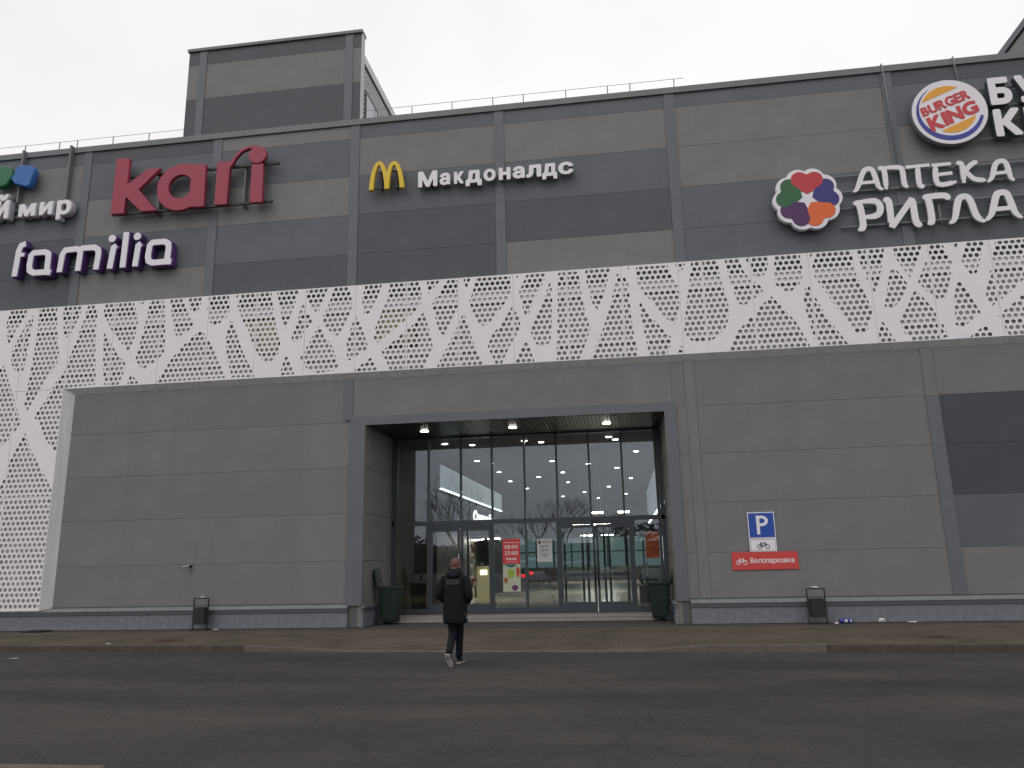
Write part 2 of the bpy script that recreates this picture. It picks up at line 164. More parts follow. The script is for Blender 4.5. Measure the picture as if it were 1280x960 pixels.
def sd_stroke(X, Y, pts, w, ends='butt', ws=None):
    d = np.full(X.shape, 1e9)
    for i in range(len(pts)-1): d = np.minimum(d, sd_butt(X, Y, pts[i], pts[i+1], w))
    rng = range(1, len(pts)-1) if ends == 'butt' else range(len(pts))
    for i in rng: d = np.minimum(d, sd_circle(X, Y, pts[i], w/2))
    return d
def taper(X, Y, pts, w0, w1):
    d = np.full(X.shape, 1e9); n = len(pts)-1
    for i in range(n):
        a, b = pts[i], pts[i+1]; wa = w0+(w1-w0)*i/n; wb = w0+(w1-w0)*(i+1)/n
        ax, ay = a; bx, by = b; dx, dy = bx-ax, by-ay; L = dx*dx+dy*dy+1e-12
        t = np.clip(((X-ax)*dx+(Y-ay)*dy)/L, 0, 1); d = np.minimum(d, np.hypot(X-ax-t*dx, Y-ay-t*dy)-(wa+(wb-wa)*t)/2)
    return d
def contours(fn, x0, x1, y0, y1, h):
    xs = np.arange(x0-3*h, x1+3*h, h); ys = np.arange(y0-3*h, y1+3*h, h)
    X, Y = np.meshgrid(xs, ys, indexing='ij'); D = fn(X, Y)+1e-7
    D[0, :] = D[-1, :] = abs(h); D[:, 0] = D[:, -1] = abs(h)
    S = D < 0; nxt = {}
    def ep(k):
        o_, i, j = k
        if o_ == 0: a, b = D[i, j], D[i+1, j]; t = a/(a-b); return (xs[i]+t*h, ys[j])
        a, b = D[i, j], D[i, j+1]; t = a/(a-b); return (xs[i], ys[j]+t*h)
    act = S[:-1, :-1].astype(int)+S[1:, :-1]*2+S[1:, 1:]*4+S[:-1, 1:]*8
    for i, j in zip(*np.nonzero((act > 0) & (act < 15))):
        c = act[i, j]; e = [(0, i, j), (1, i+1, j), (0, i, j+1), (1, i, j)]   # bottom,right,top,left
        T = {1: [(3, 0)], 2: [(0, 1)], 3: [(3, 1)], 4: [(1, 2)], 5: [(3, 0), (1, 2)], 6: [(0, 2)], 7: [(3, 2)], 8: [(2, 3)], 9: [(2, 0)], 10: [(0, 1), (2, 3)], 11: [(2, 1)], 12: [(1, 3)], 13: [(1, 0)], 14: [(0, 3)]}[c]
        for a, b in T: nxt[e[b]] = e[a]
    loops = []
    while nxt:
        k0 = next(iter(nxt)); k = k0; L = []
        while k in nxt: L.append(ep(k)); k = nxt.pop(k)
        if len(L) > 5: loops.append(simplify(L, h*.12))
    return loops
def simplify(L, tol):
    P = np.array(L); n = len(P)
    far = int(np.argmax(((P-P[0])**2).sum(1)))
    def rdp(a, b):
        if b <= a+1: return [a]
        A, B = P[a], P[b % n]; d = B-A; l = math.hypot(*d)+1e-12
        Q = P[np.arange(a+1, b) % n]-A; dist = np.abs(Q[:, 0]*d[1]-Q[:, 1]*d[0])/l
        k = int(np.argmax(dist))
        if dist[k] < tol: return [a]
        return rdp(a, a+1+k)+rdp(a+1+k, b)
    idx = rdp(0, far)+rdp(far, n)
    return [tuple(P[i % n]) for i in idx]
def slab(loops, yf, depth, bevel=0.006, name='letter'):
    """2D loops (x,z) -> mesh standing in the facade plane, front face at y=yf, going back by depth"""
    c = bpy.data.curves.new(name, 'CURVE'); c.dimensions = '2D'; c.fill_mode = 'BOTH'; c.extrude = depth/2-bevel; c.bevel_depth = bevel; c.bevel_resolution = 1; c.offset = -bevel
    for L in loops:
        sp = c.splines.new('POLY'); sp.points.add(len(L)-1); sp.use_cyclic_u = True
        for p, (x, z) in zip(sp.points, L): p.co = (x, z, 0, 1)
    o = bpy.data.objects.new('tmp', c); COL.objects.link(o); dg = bpy.context.evaluated_depsgraph_get(); dg.update()
    me = bpy.data.meshes.new_from_object(o.evaluated_get(dg)); bpy.data.objects.remove(o); bpy.data.curves.remove(c)
    yc = yf+depth/2
    me.transform(Matrix(((1, 0, 0, 0), (0, 0, -1, yc), (0, 1, 0, 0), (0, 0, 0, 1))))
    me.materials.clear(); me.name = name
    return me
_gc = {}
def glyph(ch, grow=0., h=.012):
    """outline loops of a character of Blender's own font, thickened, in a 1-high box; returns loops,(x0,x1,y0,y1)"""
    key = (ch, grow)
    if key in _gc: return _gc[key]
    c = bpy.data.curves.new('g', 'FONT'); c.body = ch; c.resolution_u = 4
    o = bpy.data.objects.new('g', c); COL.objects.link(o); dg = bpy.context.evaluated_depsgraph_get(); dg.update()
    cv = o.to_curve(dg); polys = []
    for sp in cv.splines:
        P = []; n = len(sp.bezier_points)
        for i in range(n):
            p, q = sp.bezier_points[i], sp.bezier_points[(i+1) % n]; a, h1, h2, b = p.co, p.handle_right, q.handle_left, q.co
            straight = (h1-a).length < 1e-6 and (h2-b).length < 1e-6 or abs((b-a).cross(h1-a).z)+abs((b-a).cross(h2-a).z) < 1e-6
            for t in ([0.] if straight else [k/5 for k in range(5)]):
                u = 1-t; v = a*u**3+h1*3*u*u*t+h2*3*u*t*t+b*t**3; P.append((v.x, v.y))
        if n > 2: polys.append(P)
    o.to_curve_clear(); bpy.data.objects.remove(o)
    xs = [p[0] for P in polys for p in P]; ys = [p[1] for P in polys for p in P]
    def fn(X, Y):
        d = np.full(X.shape, 1e9); wn = np.zeros(X.shape, int)
        for P in polys:
            for i in range(len(P)):
                a, b = P[i], P[(i+1) % len(P)]; d = np.minimum(d, sd_seg(X, Y, a, b))
                if a[1] != b[1]:
                    up = (a[1] <= Y) & (b[1] > Y); dn_ = (b[1] <= Y) & (a[1] > Y); xc = a[0]+(Y-a[1])/(b[1]-a[1])*(b[0]-a[0])
                    wn += (up & (X < xc)).astype(int)-(dn_ & (X < xc)).astype(int)
        return np.where(wn != 0, -d, d)-grow
    bb = (min(xs)-grow, max(xs)+grow, min(ys)-grow, max(ys)+grow)
    _gc[key] = (contours(fn, *bb, h), bb)
    return _gc[key]
def fit_glyph(ch, box, grow=.02, shear=0.):
    loops, (a, b, c, d) = glyph(ch, grow); x0, z0, x1, z1 = box
    return [[(x0+(x-a)/(b-a)*(x1-x0)+shear*(y-c)/(d-c)*(z1-z0), z0+(y-c)/(d-c)*(z1-z0)) for x, y in L] for L in loops]
def word(text, x0, z0, x1, H, grow=.02, base='x'):
    """set a word between x0 and x1 with letters H high per 1.0 font unit of cap height; returns [(ch,loops)]"""
    cap = glyph('H', grow)[1]; k = H/(cap[3]-cap[2]); z_off = z0-cap[2]*k*0
    adv = []; x = 0.
    for ch in text:
        if ch == ' ': x += .28; continue
        L, bb = glyph(ch, grow); adv.append((ch, x-bb[0], L, bb)); x += (bb[1]-bb[0])+.06
    sx = (x1-x0)/(x-.06)
    return [(ch, [[(x0+(px+ox)*sx, z0+py*k) for px, py in l] for l in L]) for ch, ox, L, bb in adv]

# ------------------------------------------------------------------ materials
LTC = {'L': (.198, .193, .193), 'M': (.126, .137, .151), 'D': (.098, .101, .113), 'W': (.178, .176, .180), 'V': (.062, .069, .078), 'T': (.112, .121, .134)}
WALL = {k: mat('wall_'+k, v, rough=.62, noise=.10, nscale=1.1, bump=.25, bscale=90, spec=.35) for k, v in LTC.items()}
for m_ in WALL.values():      # small tone shift from panel to panel, faint vertical rain marks
    n = m_.node_tree; b = n.nodes['Principled BSDF']; src = b.inputs['Base Color'].links[0].from_socket
    oi = n.nodes.new('ShaderNodeObjectInfo'); mr = n.nodes.new('ShaderNodeMapRange'); mr.inputs[3].default_value = .965; mr.inputs[4].default_value = 1.035; n.links.new(oi.outputs['Random'], mr.inputs[0])
    gp_ = n.nodes.new('ShaderNodeNewGeometry'); mp = n.nodes.new('ShaderNodeMapping'); mp.inputs['Scale'].default_value = (5, 1, .25); n.links.new(gp_.outputs['Position'], mp.inputs[0])
    sn = n.nodes.new('ShaderNodeTexNoise'); sn.inputs['Scale'].default_value = 1.2; sn.inputs['Detail'].default_value = 5; n.links.new(mp.outputs[0], sn.inputs[0])
    m2 = n.nodes.new('ShaderNodeMapRange'); m2.inputs[1].default_value = .3; m2.inputs[2].default_value = .7; m2.inputs[3].default_value = .965; m2.inputs[4].default_value = 1.03; n.links.new(sn.outputs[0], m2.inputs[0])
    mu = n.nodes.new('ShaderNodeMath'); mu.operation = 'MULTIPLY'; n.links.new(mr.outputs[0], mu.inputs[0]); n.links.new(m2.outputs[0], mu.inputs[1])
    vm = n.nodes.new('ShaderNodeVectorMath'); vm.operation = 'SCALE'; n.links.new(src, vm.inputs[0]); n.links.new(mu.outputs[0], vm.inputs['Scale']); n.links.new(vm.outputs[0], b.inputs['Base Color'])
M_trim = mat('dark_trim', (.118, .128, .141), rough=.5, noise=.08, nscale=2)
M_cop = mat('coping_metal', (.165, .172, .182), rough=.5, noise=.1, nscale=1.5)
M_sill = mat('sill', (.17, .18, .185), rough=.45, noise=.2, nscale=4)
M_sill_d = mat('sill_dark', (.075, .086, .095), rough=.5, noise=.15, nscale=4)
M_gap = mat('joint', (.03, .03, .032), rough=.9); M_core = mat('wall_core', (.105, .108, .112), rough=.9)
M_white = mat('white_powder_coat', (.80, .775, .79), rough=.55, noise=.035, nscale=2.)
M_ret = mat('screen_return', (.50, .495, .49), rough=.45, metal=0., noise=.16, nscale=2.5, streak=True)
M_galv = mat('galvanised', (.62, .62, .62), rough=.5, metal=.3, noise=.1, nscale=5)
M_plinth = mat('plinth_stone', (.165, .176, .195), rough=.6, noise=.25, nscale=7, bump=.2, bscale=40)
M_alu = mat('glazing_frame', (.052, .064, .074), rough=.4, metal=.2)
M_black = mat('black_paint', (.018, .019, .021), rough=.5)
M_glass = glassmat('glass'); M_glass2 = glassmat('inner_glass', (.93, .95, .94), (1, 1, 1), 1.3)
M_letter = mat('letter_white', (.78, .76, .79), rough=.4)
M_letter_side = mat('letter_side', (.48, .47, .50), rough=.5)

# ------------------------------------------------------------------ ground
def road_material():
    m = mat('asphalt', (.056, .055, .054), rough=.9, spec=.25, bump=.6, bscale=120); n = m.node_tree; b = n.nodes['Principled BSDF']
    t = n.nodes.new('ShaderNodeTexCoord'); mp = n.nodes.new('ShaderNodeMapping'); mp.inputs['Scale'].default_value = (.25, .9, 1)
    n.links.new(t.outputs['Object'], mp.inputs[0])
    a = n.nodes.new('ShaderNodeTexNoise'); a.inputs['Scale'].default_value = .9; a.inputs['Detail'].default_value = 7; n.links.new(mp.outputs[0], a.inputs[0])
    g = n.nodes.new('ShaderNodeTexNoise'); g.inputs['Scale'].default_value = 38; g.inputs['Detail'].default_value = 8; g.inputs['Roughness'].default_value = .75; n.links.new(t.outputs['Object'], g.inputs[0])
    r = n.nodes.new('ShaderNodeValToRGB'); r.color_ramp.elements[0].position = .32; r.color_ramp.elements[1].position = .68
    r.color_ramp.elements[0].color = (.035, .034, .0315, 1); r.color_ramp.elements[1].color = (.058, .0555, .051, 1)
    n.links.new(a.outputs[0], r.inputs[0])
    w2 = n.nodes.new('ShaderNodeTexNoise'); w2.inputs['Scale'].default_value = 2.2; w2.inputs['Detail'].default_value = 9; w2.inputs['Roughness'].default_value = .7; n.links.new(t.outputs['Object'], w2.inputs[0])
    vo = n.nodes.new('ShaderNodeTexVoronoi'); vo.feature = 'DISTANCE_TO_EDGE'; vo.inputs['Scale'].default_value = .22
    wv = n.nodes.new('ShaderNodeVectorMath'); wv.operation = 'MULTIPLY_ADD'; wv.inputs[1].default_value = (.9, .9, .9); n.links.new(w2.outputs['Color'], wv.inputs[0]); n.links.new(t.outputs['Object'], wv.inputs[2]); n.links.new(wv.outputs[0], vo.inputs['Vector'])
    ck = n.nodes.new('ShaderNodeMapRange'); ck.inputs[1].default_value = 0; ck.inputs[2].default_value = .008; ck.inputs[3].default_value = .72; ck.inputs[4].default_value = 1; n.links.new(vo.outputs[0], ck.inputs[0])
    wm = n.nodes.new('ShaderNodeMapRange'); wm.inputs[1].default_value = .35; wm.inputs[2].default_value = .7; wm.inputs[3].default_value = .96; wm.inputs[4].default_value = 1.18; n.links.new(w2.outputs[0], wm.inputs[0])
    pr = n.nodes.new('ShaderNodeMath'); pr.operation = 'MULTIPLY'; n.links.new(ck.outputs[0], pr.inputs[0]); n.links.new(wm.outputs[0], pr.inputs[1])
    sv = n.nodes.new('ShaderNodeVectorMath'); sv.operation = 'SCALE'; n.links.new(r.outputs[0], sv.inputs[0]); n.links.new(pr.outputs[0], sv.inputs['Scale'])
    r2 = n.nodes.new('ShaderNodeValToRGB'); r2.color_ramp.elements[0].position = .3; r2.color_ramp.elements[1].position = .75
    r2.color_ramp.elements[0].color = (.6, .6, .6, 1); r2.color_ramp.elements[1].color = (1.55, 1.5, 1.45, 1)
    n.links.new(g.outputs[0], r2.inputs[0])
    x = n.nodes.new('ShaderNodeMix'); x.data_type = 'RGBA'; x.blend_type = 'MULTIPLY'; x.inputs[0].default_value = 1
    n.links.new(sv.outputs[0], x.inputs[6]); n.links.new(r2.outputs[0], x.inputs[7]); n.links.new(x.outputs[2], b.inputs['Base Color'])
    return m
ZR = -.12
g = MB(); g.v = [(-600, -600, ZR-.02), (600, -600, ZR-.02), (600, 600, ZR-.02), (-600, 600, ZR-.02)]; g.f = [(0, 1, 2, 3)]
obj('ground', g, mat('ground_far', (.07, .066, .055), rough=.9, noise=.3, nscale=.1), kind='structure')
g = MB(); g.v = [(-60, -60, ZR), (60, -60, ZR), (60, -3.0, ZR), (-60, -3.0, ZR)]; g.f = [(0, 1, 2, 3)]
obj('road', g, road_material(), kind='structure')
def ykerb(x): return -4.35-.05*(x+3)
def sm(t): t = max(0., min(1., t)); return t*t*(3-2*t)
def ramp(x): return sm((x+7.5)/2.3) if x < -3 else sm((1.4-x)/1.5)
def zpave(x, y):
    yk = ykerb(x); return -.112*ramp(x)*sm((yk+1.35-y)/1.25)
M_sand = mat('joint_sand', (.055, .046, .038), rough=.95, noise=.3, nscale=20)
pv = MB(); nx = 96
for i in range(nx+1):
    x = -30+60*i/nx
    for j in range(13):
        y = ykerb(x)+.1+(2.4-ykerb(x)-.1)*(j/12)**2; pv.v.append((x, y, zpave(x, y)-.012))
for i in range(nx):
    for j in range(12): a = i*13+j; pv.f.append((a, a+13, a+14, a+1))
pave = obj('pavement', pv, M_sand, kind='structure')
def paver_mat():
    m = mat('paver', (.1, .08, .066), rough=.9, spec=.2, bump=.4, bscale=80); n = m.node_tree; b = n.nodes['Principled BSDF']
    at = n.nodes.new('ShaderNodeAttribute'); at.attribute_name = 'tone'
    oi = n.nodes.new('ShaderNodeObjectInfo'); t = n.nodes.new('ShaderNodeTexCoord')
    gm = n.nodes.new('ShaderNodeNewGeometry'); a = n.nodes.new('ShaderNodeTexNoise'); a.inputs['Scale'].default_value = .8; a.inputs['Detail'].default_value = 6
    n.links.new(gm.outputs['Position'], a.inputs[0])
    r = n.nodes.new('ShaderNodeValToRGB'); e = r.color_ramp.elements; e[0].position = .3; e[1].position = .72
    e[0].color = (.080, .068, .052, 1); e[1].color = (.126, .107, .081, 1); n.links.new(a.outputs[0], r.inputs[0])
    ad = n.nodes.new('ShaderNodeMath'); ad.operation = 'ADD'; n.links.new(at.outputs['Fac'], ad.inputs[0])
    mu = n.nodes.new('ShaderNodeMath'); mu.operation = 'MULTIPLY'; mu.inputs[1].default_value = .5; n.links.new(oi.outputs['Random'], mu.inputs[0]); n.links.new(mu.outputs[0], ad.inputs[1])
    r2 = n.nodes.new('ShaderNodeMapRange'); r2.inputs[3].default_value = .78; r2.inputs[4].default_value = 1.2; n.links.new(ad.outputs[0], r2.inputs[0])
    vm = n.nodes.new('ShaderNodeVectorMath'); vm.operation = 'SCALE'; n.links.new(r.outputs[0], vm.inputs[0]); n.links.new(r2.outputs[0], vm.inputs['Scale'])
    n.links.new(vm.outputs[0], b.inputs['Base Color']); return m
M_paver = paver_mat()
pv = MB(); tones = []; singles = []
rows = 46
for j in range(rows):
    y0 = -5.35+j*.1
    for i in range(-125, 120):
        x0 = i*.2+(.1 if j % 2 else 0); xc, yc = x0+.1, y0+.05
        if yc < ykerb(xc)+.17: continue
        if y0+.1 > (1.17 if -6.5 < xc < 1.1 else .0): continue
        z = zpave(xc, yc)
        if -3.9 < xc < -.3 and yc < ykerb(xc)+1.95 and len(singles) < 298:
            singles.append((xc, yc, z, random.random())); continue
        dz = random.uniform(-.002, .002); k = len(pv.v)
        zz = [zpave(x0, y0), zpave(x0+.2, y0), zpave(x0+.2, y0+.1), zpave(x0, y0+.1)]; gp = .004
        q = [(x0+gp, y0+gp), (x0+.2-gp, y0+gp), (x0+.2-gp, y0+.1-gp), (x0+gp, y0+.1-gp)]
        pv.v += [(a, b, zz[n_]+dz) for n_, (a, b) in enumerate(q)]+[(a, b, zz[n_]-.02) for n_, (a, b) in enumerate(q)]
        pv.f += [(k, k+1, k+2, k+3)]+[(k+a, k+4+a, k+4+(a+1) % 4, k+(a+1) % 4) for a in range(4)]
        tones += [random.random()*.5]*8
me = pv.mesh('paver_field', fix=False); at = me.attributes.new('tone', 'FLOAT', 'POINT'); at.data.foreach_set('value', tones)
obj('paver_field', me, M_paver, pave, kind='stuff')
pm = MB().box(-.096, .096, -.046, .046, -.02, 0).mesh('paver'); pm.materials.append(M_paver)
for xc, yc, z, t in singles:
    o = obj('paver', pm, None, pave); sl = (zpave(xc, yc+.05)-zpave(xc, yc-.05))/.1
    o.location = (xc, yc, z+random.uniform(-.002, .002)); o.rotation_euler = (math.atan(sl), 0, 0)
# kerb stones
M_k1 = mat('kerb_old', (.070, .057, .045), rough=.9, noise=.35, nscale=6, bump=.5, bscale=60)
M_k2 = mat('kerb_new', (.112, .096, .082), rough=.85, noise=.2, nscale=6, bump=.4, bscale=60)
M_k3 = mat('kerb_flush', (.125, .106, .088), rough=.85, noise=.25, nscale=6)
kerb = obj('kerb', MB().box(-30, 30, -3.0, -2.9, ZR-.05, ZR-.03), M_sand, kind='structure')
x = -22.6; sl = math.atan(-.05)
while x < 20:
    L = 1.0; xc = x+L/2; rp = [ramp(x+.02), ramp(x+L-.02)]
    m = M_k1
    if 1.3 < x < 3.3: m = M_k2
    if max(rp) > .05: m = M_k3 if min(rp) > .7 else M_k2
    zt = [-.106*r+.004 for r in rp]; w = .15; gp = .002
    b = MB(); P0 = (x+gp, ykerb(x)); P1 = (x+L-gp, ykerb(x+L))
    b.v = [(P0[0], P0[1], ZR-.1), (P1[0], P1[1], ZR-.1), (P1[0], P1[1]+w, ZR-.1), (P0[0], P0[1]+w, ZR-.1), (P0[0], P0[1]+.012, zt[0]), (P1[0], P1[1]+.012, zt[1]), (P1[0], P1[1]+w, zt[1]), (P0[0], P0[1]+w, zt[0])]
    b.f = [(0, 3, 2, 1), (4, 5, 6, 7), (0, 1, 5, 4), (1, 2, 6, 5), (2, 3, 7, 6), (3, 0, 4, 7)]
    obj('kerb_stone', b, m, kerb, bevel=.008); x += L
# near traffic island at the lower left corner
isl_ = obj('traffic_island', MB().box(-30, -4.25, -15.2, -13.18, ZR-.1, -.03), mat('island_soil', (.085, .068, .05), rough=.95, noise=.3, nscale=5, bump=.6, bscale=30), kind='structure')
x = -24.1
while x < -4.5:
    obj('kerb_stone', MB().box(x+.006, x+.994, -13.17, -13.02, ZR-.1, 0.0), M_k2, isl_, bevel=.01); x += .992

# ------------------------------------------------------------------ shopping centre
X_OL, X_OR, Z_O = -6.57, 1.18, 5.10          # clear opening of the entrance recess
PH = 1.19; Z0 = .434
xs_col = [-28.2, -23.9, -19.7, -15.5, -11.3, -7.06, -2.86, 1.86, 7.5, 13.2, 19.0]
bld = thing('shopping_centre', 'wide grey shopping centre of banded wall panels with a recessed entrance', 'building')
core = MB()
core.box(-28.3, X_OL-.12, .014, .3, 0, 14.05).box(X_OR+.12, 19, .014, .3, 0, 14.05).box(X_OL-.12, X_OR+.12, .014, .3, Z_O+.1, 14.05)
core.box(-28.3, 19, .3, 30, 13.6, 13.9)
core.box(-28.3, -28, .3, 30, 0, 13.6).box(18.7, 19, .3, 30, 0, 13.6)
obj('wall_core', core, M_core, bld)
TOP = 13.94
kz = [(.577, Z0+PH)]+[(Z0+k*PH, Z0+(k+1)*PH) for k in range(1, 11)]+[(Z0+11*PH, TOP)]
upper = {  # per bay from row 7 (behind the screen) up to the top strip (row 11)
 -28.2: 'MDLML', -23.9: 'LMDLM', -19.7: 'DDMLM', -15.5: 'LMLMD', -11.3: 'DMLML', -7.06: 'DDMLM', -2.86: 'LDMLM', 1.86: 'MMLLM', 7.5: 'DMLMD', 13.2: 'MDLMD'}
pcache = {}
def wall_panel(x0, x1, z0, z1, m, parent=bld, y=0., name='wall_panel', g=.0035):
    key = (round(x1-x0, 3), round(z1-z0, 3), m.name)
    if key not in pcache:
        w, h = x1-x0, z1-z0; me = MB().box(g, w-g, -.0, .013, g, h-g).mesh(name); me.materials.append(m); pcache[key] = me
    o = obj(name, pcache[key], None, parent); o.location = (x0, y, z0); return o
for bi, xa in enumerate(xs_col[:-1]):
    xb = xs_col[bi+1]
    for k, (z0, z1) in enumerate(kz):
        if k >= 7:
            m = WALL[upper[xa][k-7]]; segs = [(xa, xb)]
        else:
            m = WALL['W']; segs = [(xa, xb)]
            if xa == -11.3: segs = []
            if xa == -15.5: segs = [(xa, -7.003 if k <= 3 else -7.06)]
            if k >= 5 and xa == -7.06: segs = [(xa, 1.86)]
            if k >= 5 and xa == -2.86: segs = []
            if xa in (7.5, 13.2): m = WALL['W'] if k >= 4 or k == 0 else (WALL['V'] if k >= 2 else WALL['T'])
            if k <= 3:
                if xa == -7.06: segs = []
                if xa == -2.86: segs = [(1.40, xb)]
            elif k == 4:   # row cut by the head of the entrance trim
                if xa == -7.06: segs = []; wall_panel(xa, 1.40, 5.30, z1, m)
                if xa == -2.86: segs = [(1.40, xb)]
        for a, b in segs: wall_panel(a, b, z0, z1, m)
# pilasters (cover strips)
def strip(x, z0, z1, m, w=.27, y0=-.022, name='pilaster'):
    return obj(name, MB().box(x-w/2, x+w/2, y0, -.002, z0, z1), m, bld)
for x in xs_col[1:-1]:
    strip(x, Z0+5*PH+.9, TOP, M_trim)
    if x in (1.86,): strip(x, .577, Z0+5*PH+.9, WALL['W'], .24)
    if x == 7.5: strip(x, .577, Z0+4*PH, M_trim, .3); strip(x, Z0+4*PH, Z0+5*PH+.9, WALL['W'], .26)
    if x == -7.06: strip(x, 5.25, Z0+5*PH+.9, M_trim, .25)
    if x == 13.2: strip(x, .577, Z0+5*PH+.9, M_trim, .3)
for x in (-9.2,): pass
# coping along the roof edge
for i, (a, b) in enumerate(zip(np.arange(-28.2, 19, 2.95), np.arange(-25.25, 22, 2.95))):
    b = min(b, 19)
    obj('coping', MB().box(a+.0015, b-.0015, -.055, .42, TOP+.002, TOP+.185), M_cop, bld, bevel=.006)
# entrance trim
t = MB().box(-7.0, X_OL, -.035, -.003, .52, 5.33).box(X_OR, 1.47, -.035, -.003, .52, 5.33).box(X_OL, X_OR, -.035, -.003, Z_O, 5.33)
obj('entrance_trim', t, M_trim, bld)
# plinth: stone tiles, drip and sloping sill
def plinth(xa, xb):
    n = max(1, round((xb-xa)/.6)); w = (xb-xa)/n
    me = MB().box(.0015, w-.0015, 0, .05, 0, .375).mesh('plinth_tile'); me.materials.append(M_plinth)
    for i in range(n):
        o = obj('plinth_tile', me, None, bld); o.location = (xa+i*w, -.055+random.uniform(-.002, .002), 0)
    s = MB(); s.v = [(xa, -.1, .475), (xb, -.1, .475), (xb, 0, .56), (xa, 0, .56), (xa, -.1, .46), (xb, -.1, .46), (xb, 0, .46), (xa, 0, .46)]
    s.f = [(0, 1, 2, 3), (4, 7, 6, 5), (0, 4, 5, 1), (1, 5, 6, 2), (3, 7, 4, 0)]
    obj('sill', s, M_sill, bld); obj('drip_strip', MB().box(xa, xb, -.085, 0, .378, .458), M_sill_d, bld)
    obj('base_flashing', MB().box(xa, xb, -.012, -.001, .562, .585), M_sill_d, bld)
plinth(-27.8, -6.93); plinth(1.50, 19)
# recess: side walls, soffit slats
GY = 2.5
M_rec = mat('recess_wall', (.19, .19, .178), rough=.55, noise=.1, nscale=2)
for a, b in ((X_OL-.12, X_OL), (X_OR, X_OR+.12)): obj('recess_wall', MB().box(a, b, .02, GY+.1, 0, Z_O+.1), M_rec, bld)
for sx, s in ((X_OL, 1), (X_OR, -1)):
    for k in range(4):
        y0 = .0+k*.6; obj('plinth_tile', MB().box(min(sx, sx+s*.05), max(sx, sx+s*.05), y0-.05, y0+.54, 0, .375), M_plinth, bld)
    obj('drip_strip', MB().box(min(sx, sx+s*.08), max(sx, sx+s*.08), -.08, 2.36, .378, .46), M_sill_d, bld)
    obj('sill', MB().box(min(sx, sx+s*.095), max(sx, sx+s*.095), -.098, 2.36, .462, .5), M_sill, bld)
    for z in (Z0+PH, Z0+2*PH, Z0+3*PH):
        obj('joint_strip', MB().box(min(sx-s*.002, sx+s*.004), max(sx-s*.002, sx+s*.004), .04, GY, z-.006, z+.006), M_gap, bld)
obj('recess_ceiling', MB().box(X_OL, X_OR, .02, GY+.1, Z_O+.06, Z_O+.1), M_gap, bld)
M_slat = mat('soffit_slat', (.052, .047, .04), rough=.35, metal=.6, noise=.3, nscale=3)
me = MB().box(.008, .092, .04, GY, Z_O, Z_O+.05).mesh('soffit_slat'); me.materials.append(M_slat)
for i in range(77):
    o = obj('soffit_slat', me, None, bld); o.location = (X_OL+.02+i*.1, 0, 0)
# entrance step
step = obj('entrance_step', MB().box(-6.36, .86, 1.2, GY+.6, 0, .10), mat('step_stone', (.27, .25, .23), rough=.8, noise=.15, nscale=5), kind='structure')
for i in range(9):
    obj('step_slab', MB().box(-6.36+i*.8022+.005, -6.36+(i+1)*.8022-.005, 1.188, GY-.1, .101, .115), mat('step_slab', (.3, .28, .26), rough=.8, noise=.2, nscale=4) if i == 0 else bpy.data.materials['step_slab'], step)

# ------------------------------------------------------------------ entrance glazing
gl = thing('entrance_glazing', 'tall dark framed glass front with two sets of doors', 'glass wall', (-2.7, GY, .1))
ZT0, ZT1, ZB, ZG = 2.56, 2.68, .115, 5.08
mx_ = [-6.45, -5.49, -4.54, -3.63, -2.69, -1.77, -.85, .07, 1.02]
rt = random.Random(5)
def tilted_pane(x0, x1, z0, z1):      # hung a hair out of plane, as real panes are
    b = MB().box(x0, x1, GY, GY+.012, z0, z1); k = [rt.uniform(-.003, .003) for _ in range(4)]
    for j, i in enumerate(((0, 3), (1, 2), (5, 6), (4, 7))):
        for q in i: x, y, z = b.v[q]; b.v[q] = (x, y+(k[0] if j == 0 else k[1] if j == 1 else k[1]+k[2]-k[0] if j == 2 else k[2]), z)
    return b
def mull(x, z0, z1, w=.055): obj('mullion', MB().box(x-w/2, x+w/2, GY-.05, GY+.07, z0, z1), M_alu, gl)
for i, x in enumerate(mx_):
    mull(x, ZT1, ZG, .085 if i in (0, 8) else .055)
obj('transom', MB().box(-6.56, 1.17, GY-.06, GY+.08, ZT0, ZT1), M_alu, gl)
obj('head_rail', MB().box(-6.56, 1.17, GY-.04, GY+.08, ZG-.04, ZG+.02), M_alu, gl)
for a, b in zip(mx_[:-1], mx_[1:]):
    obj('pane', tilted_pane(a+.03, b-.03, ZT1+.002, ZG-.042), M_glass, gl)
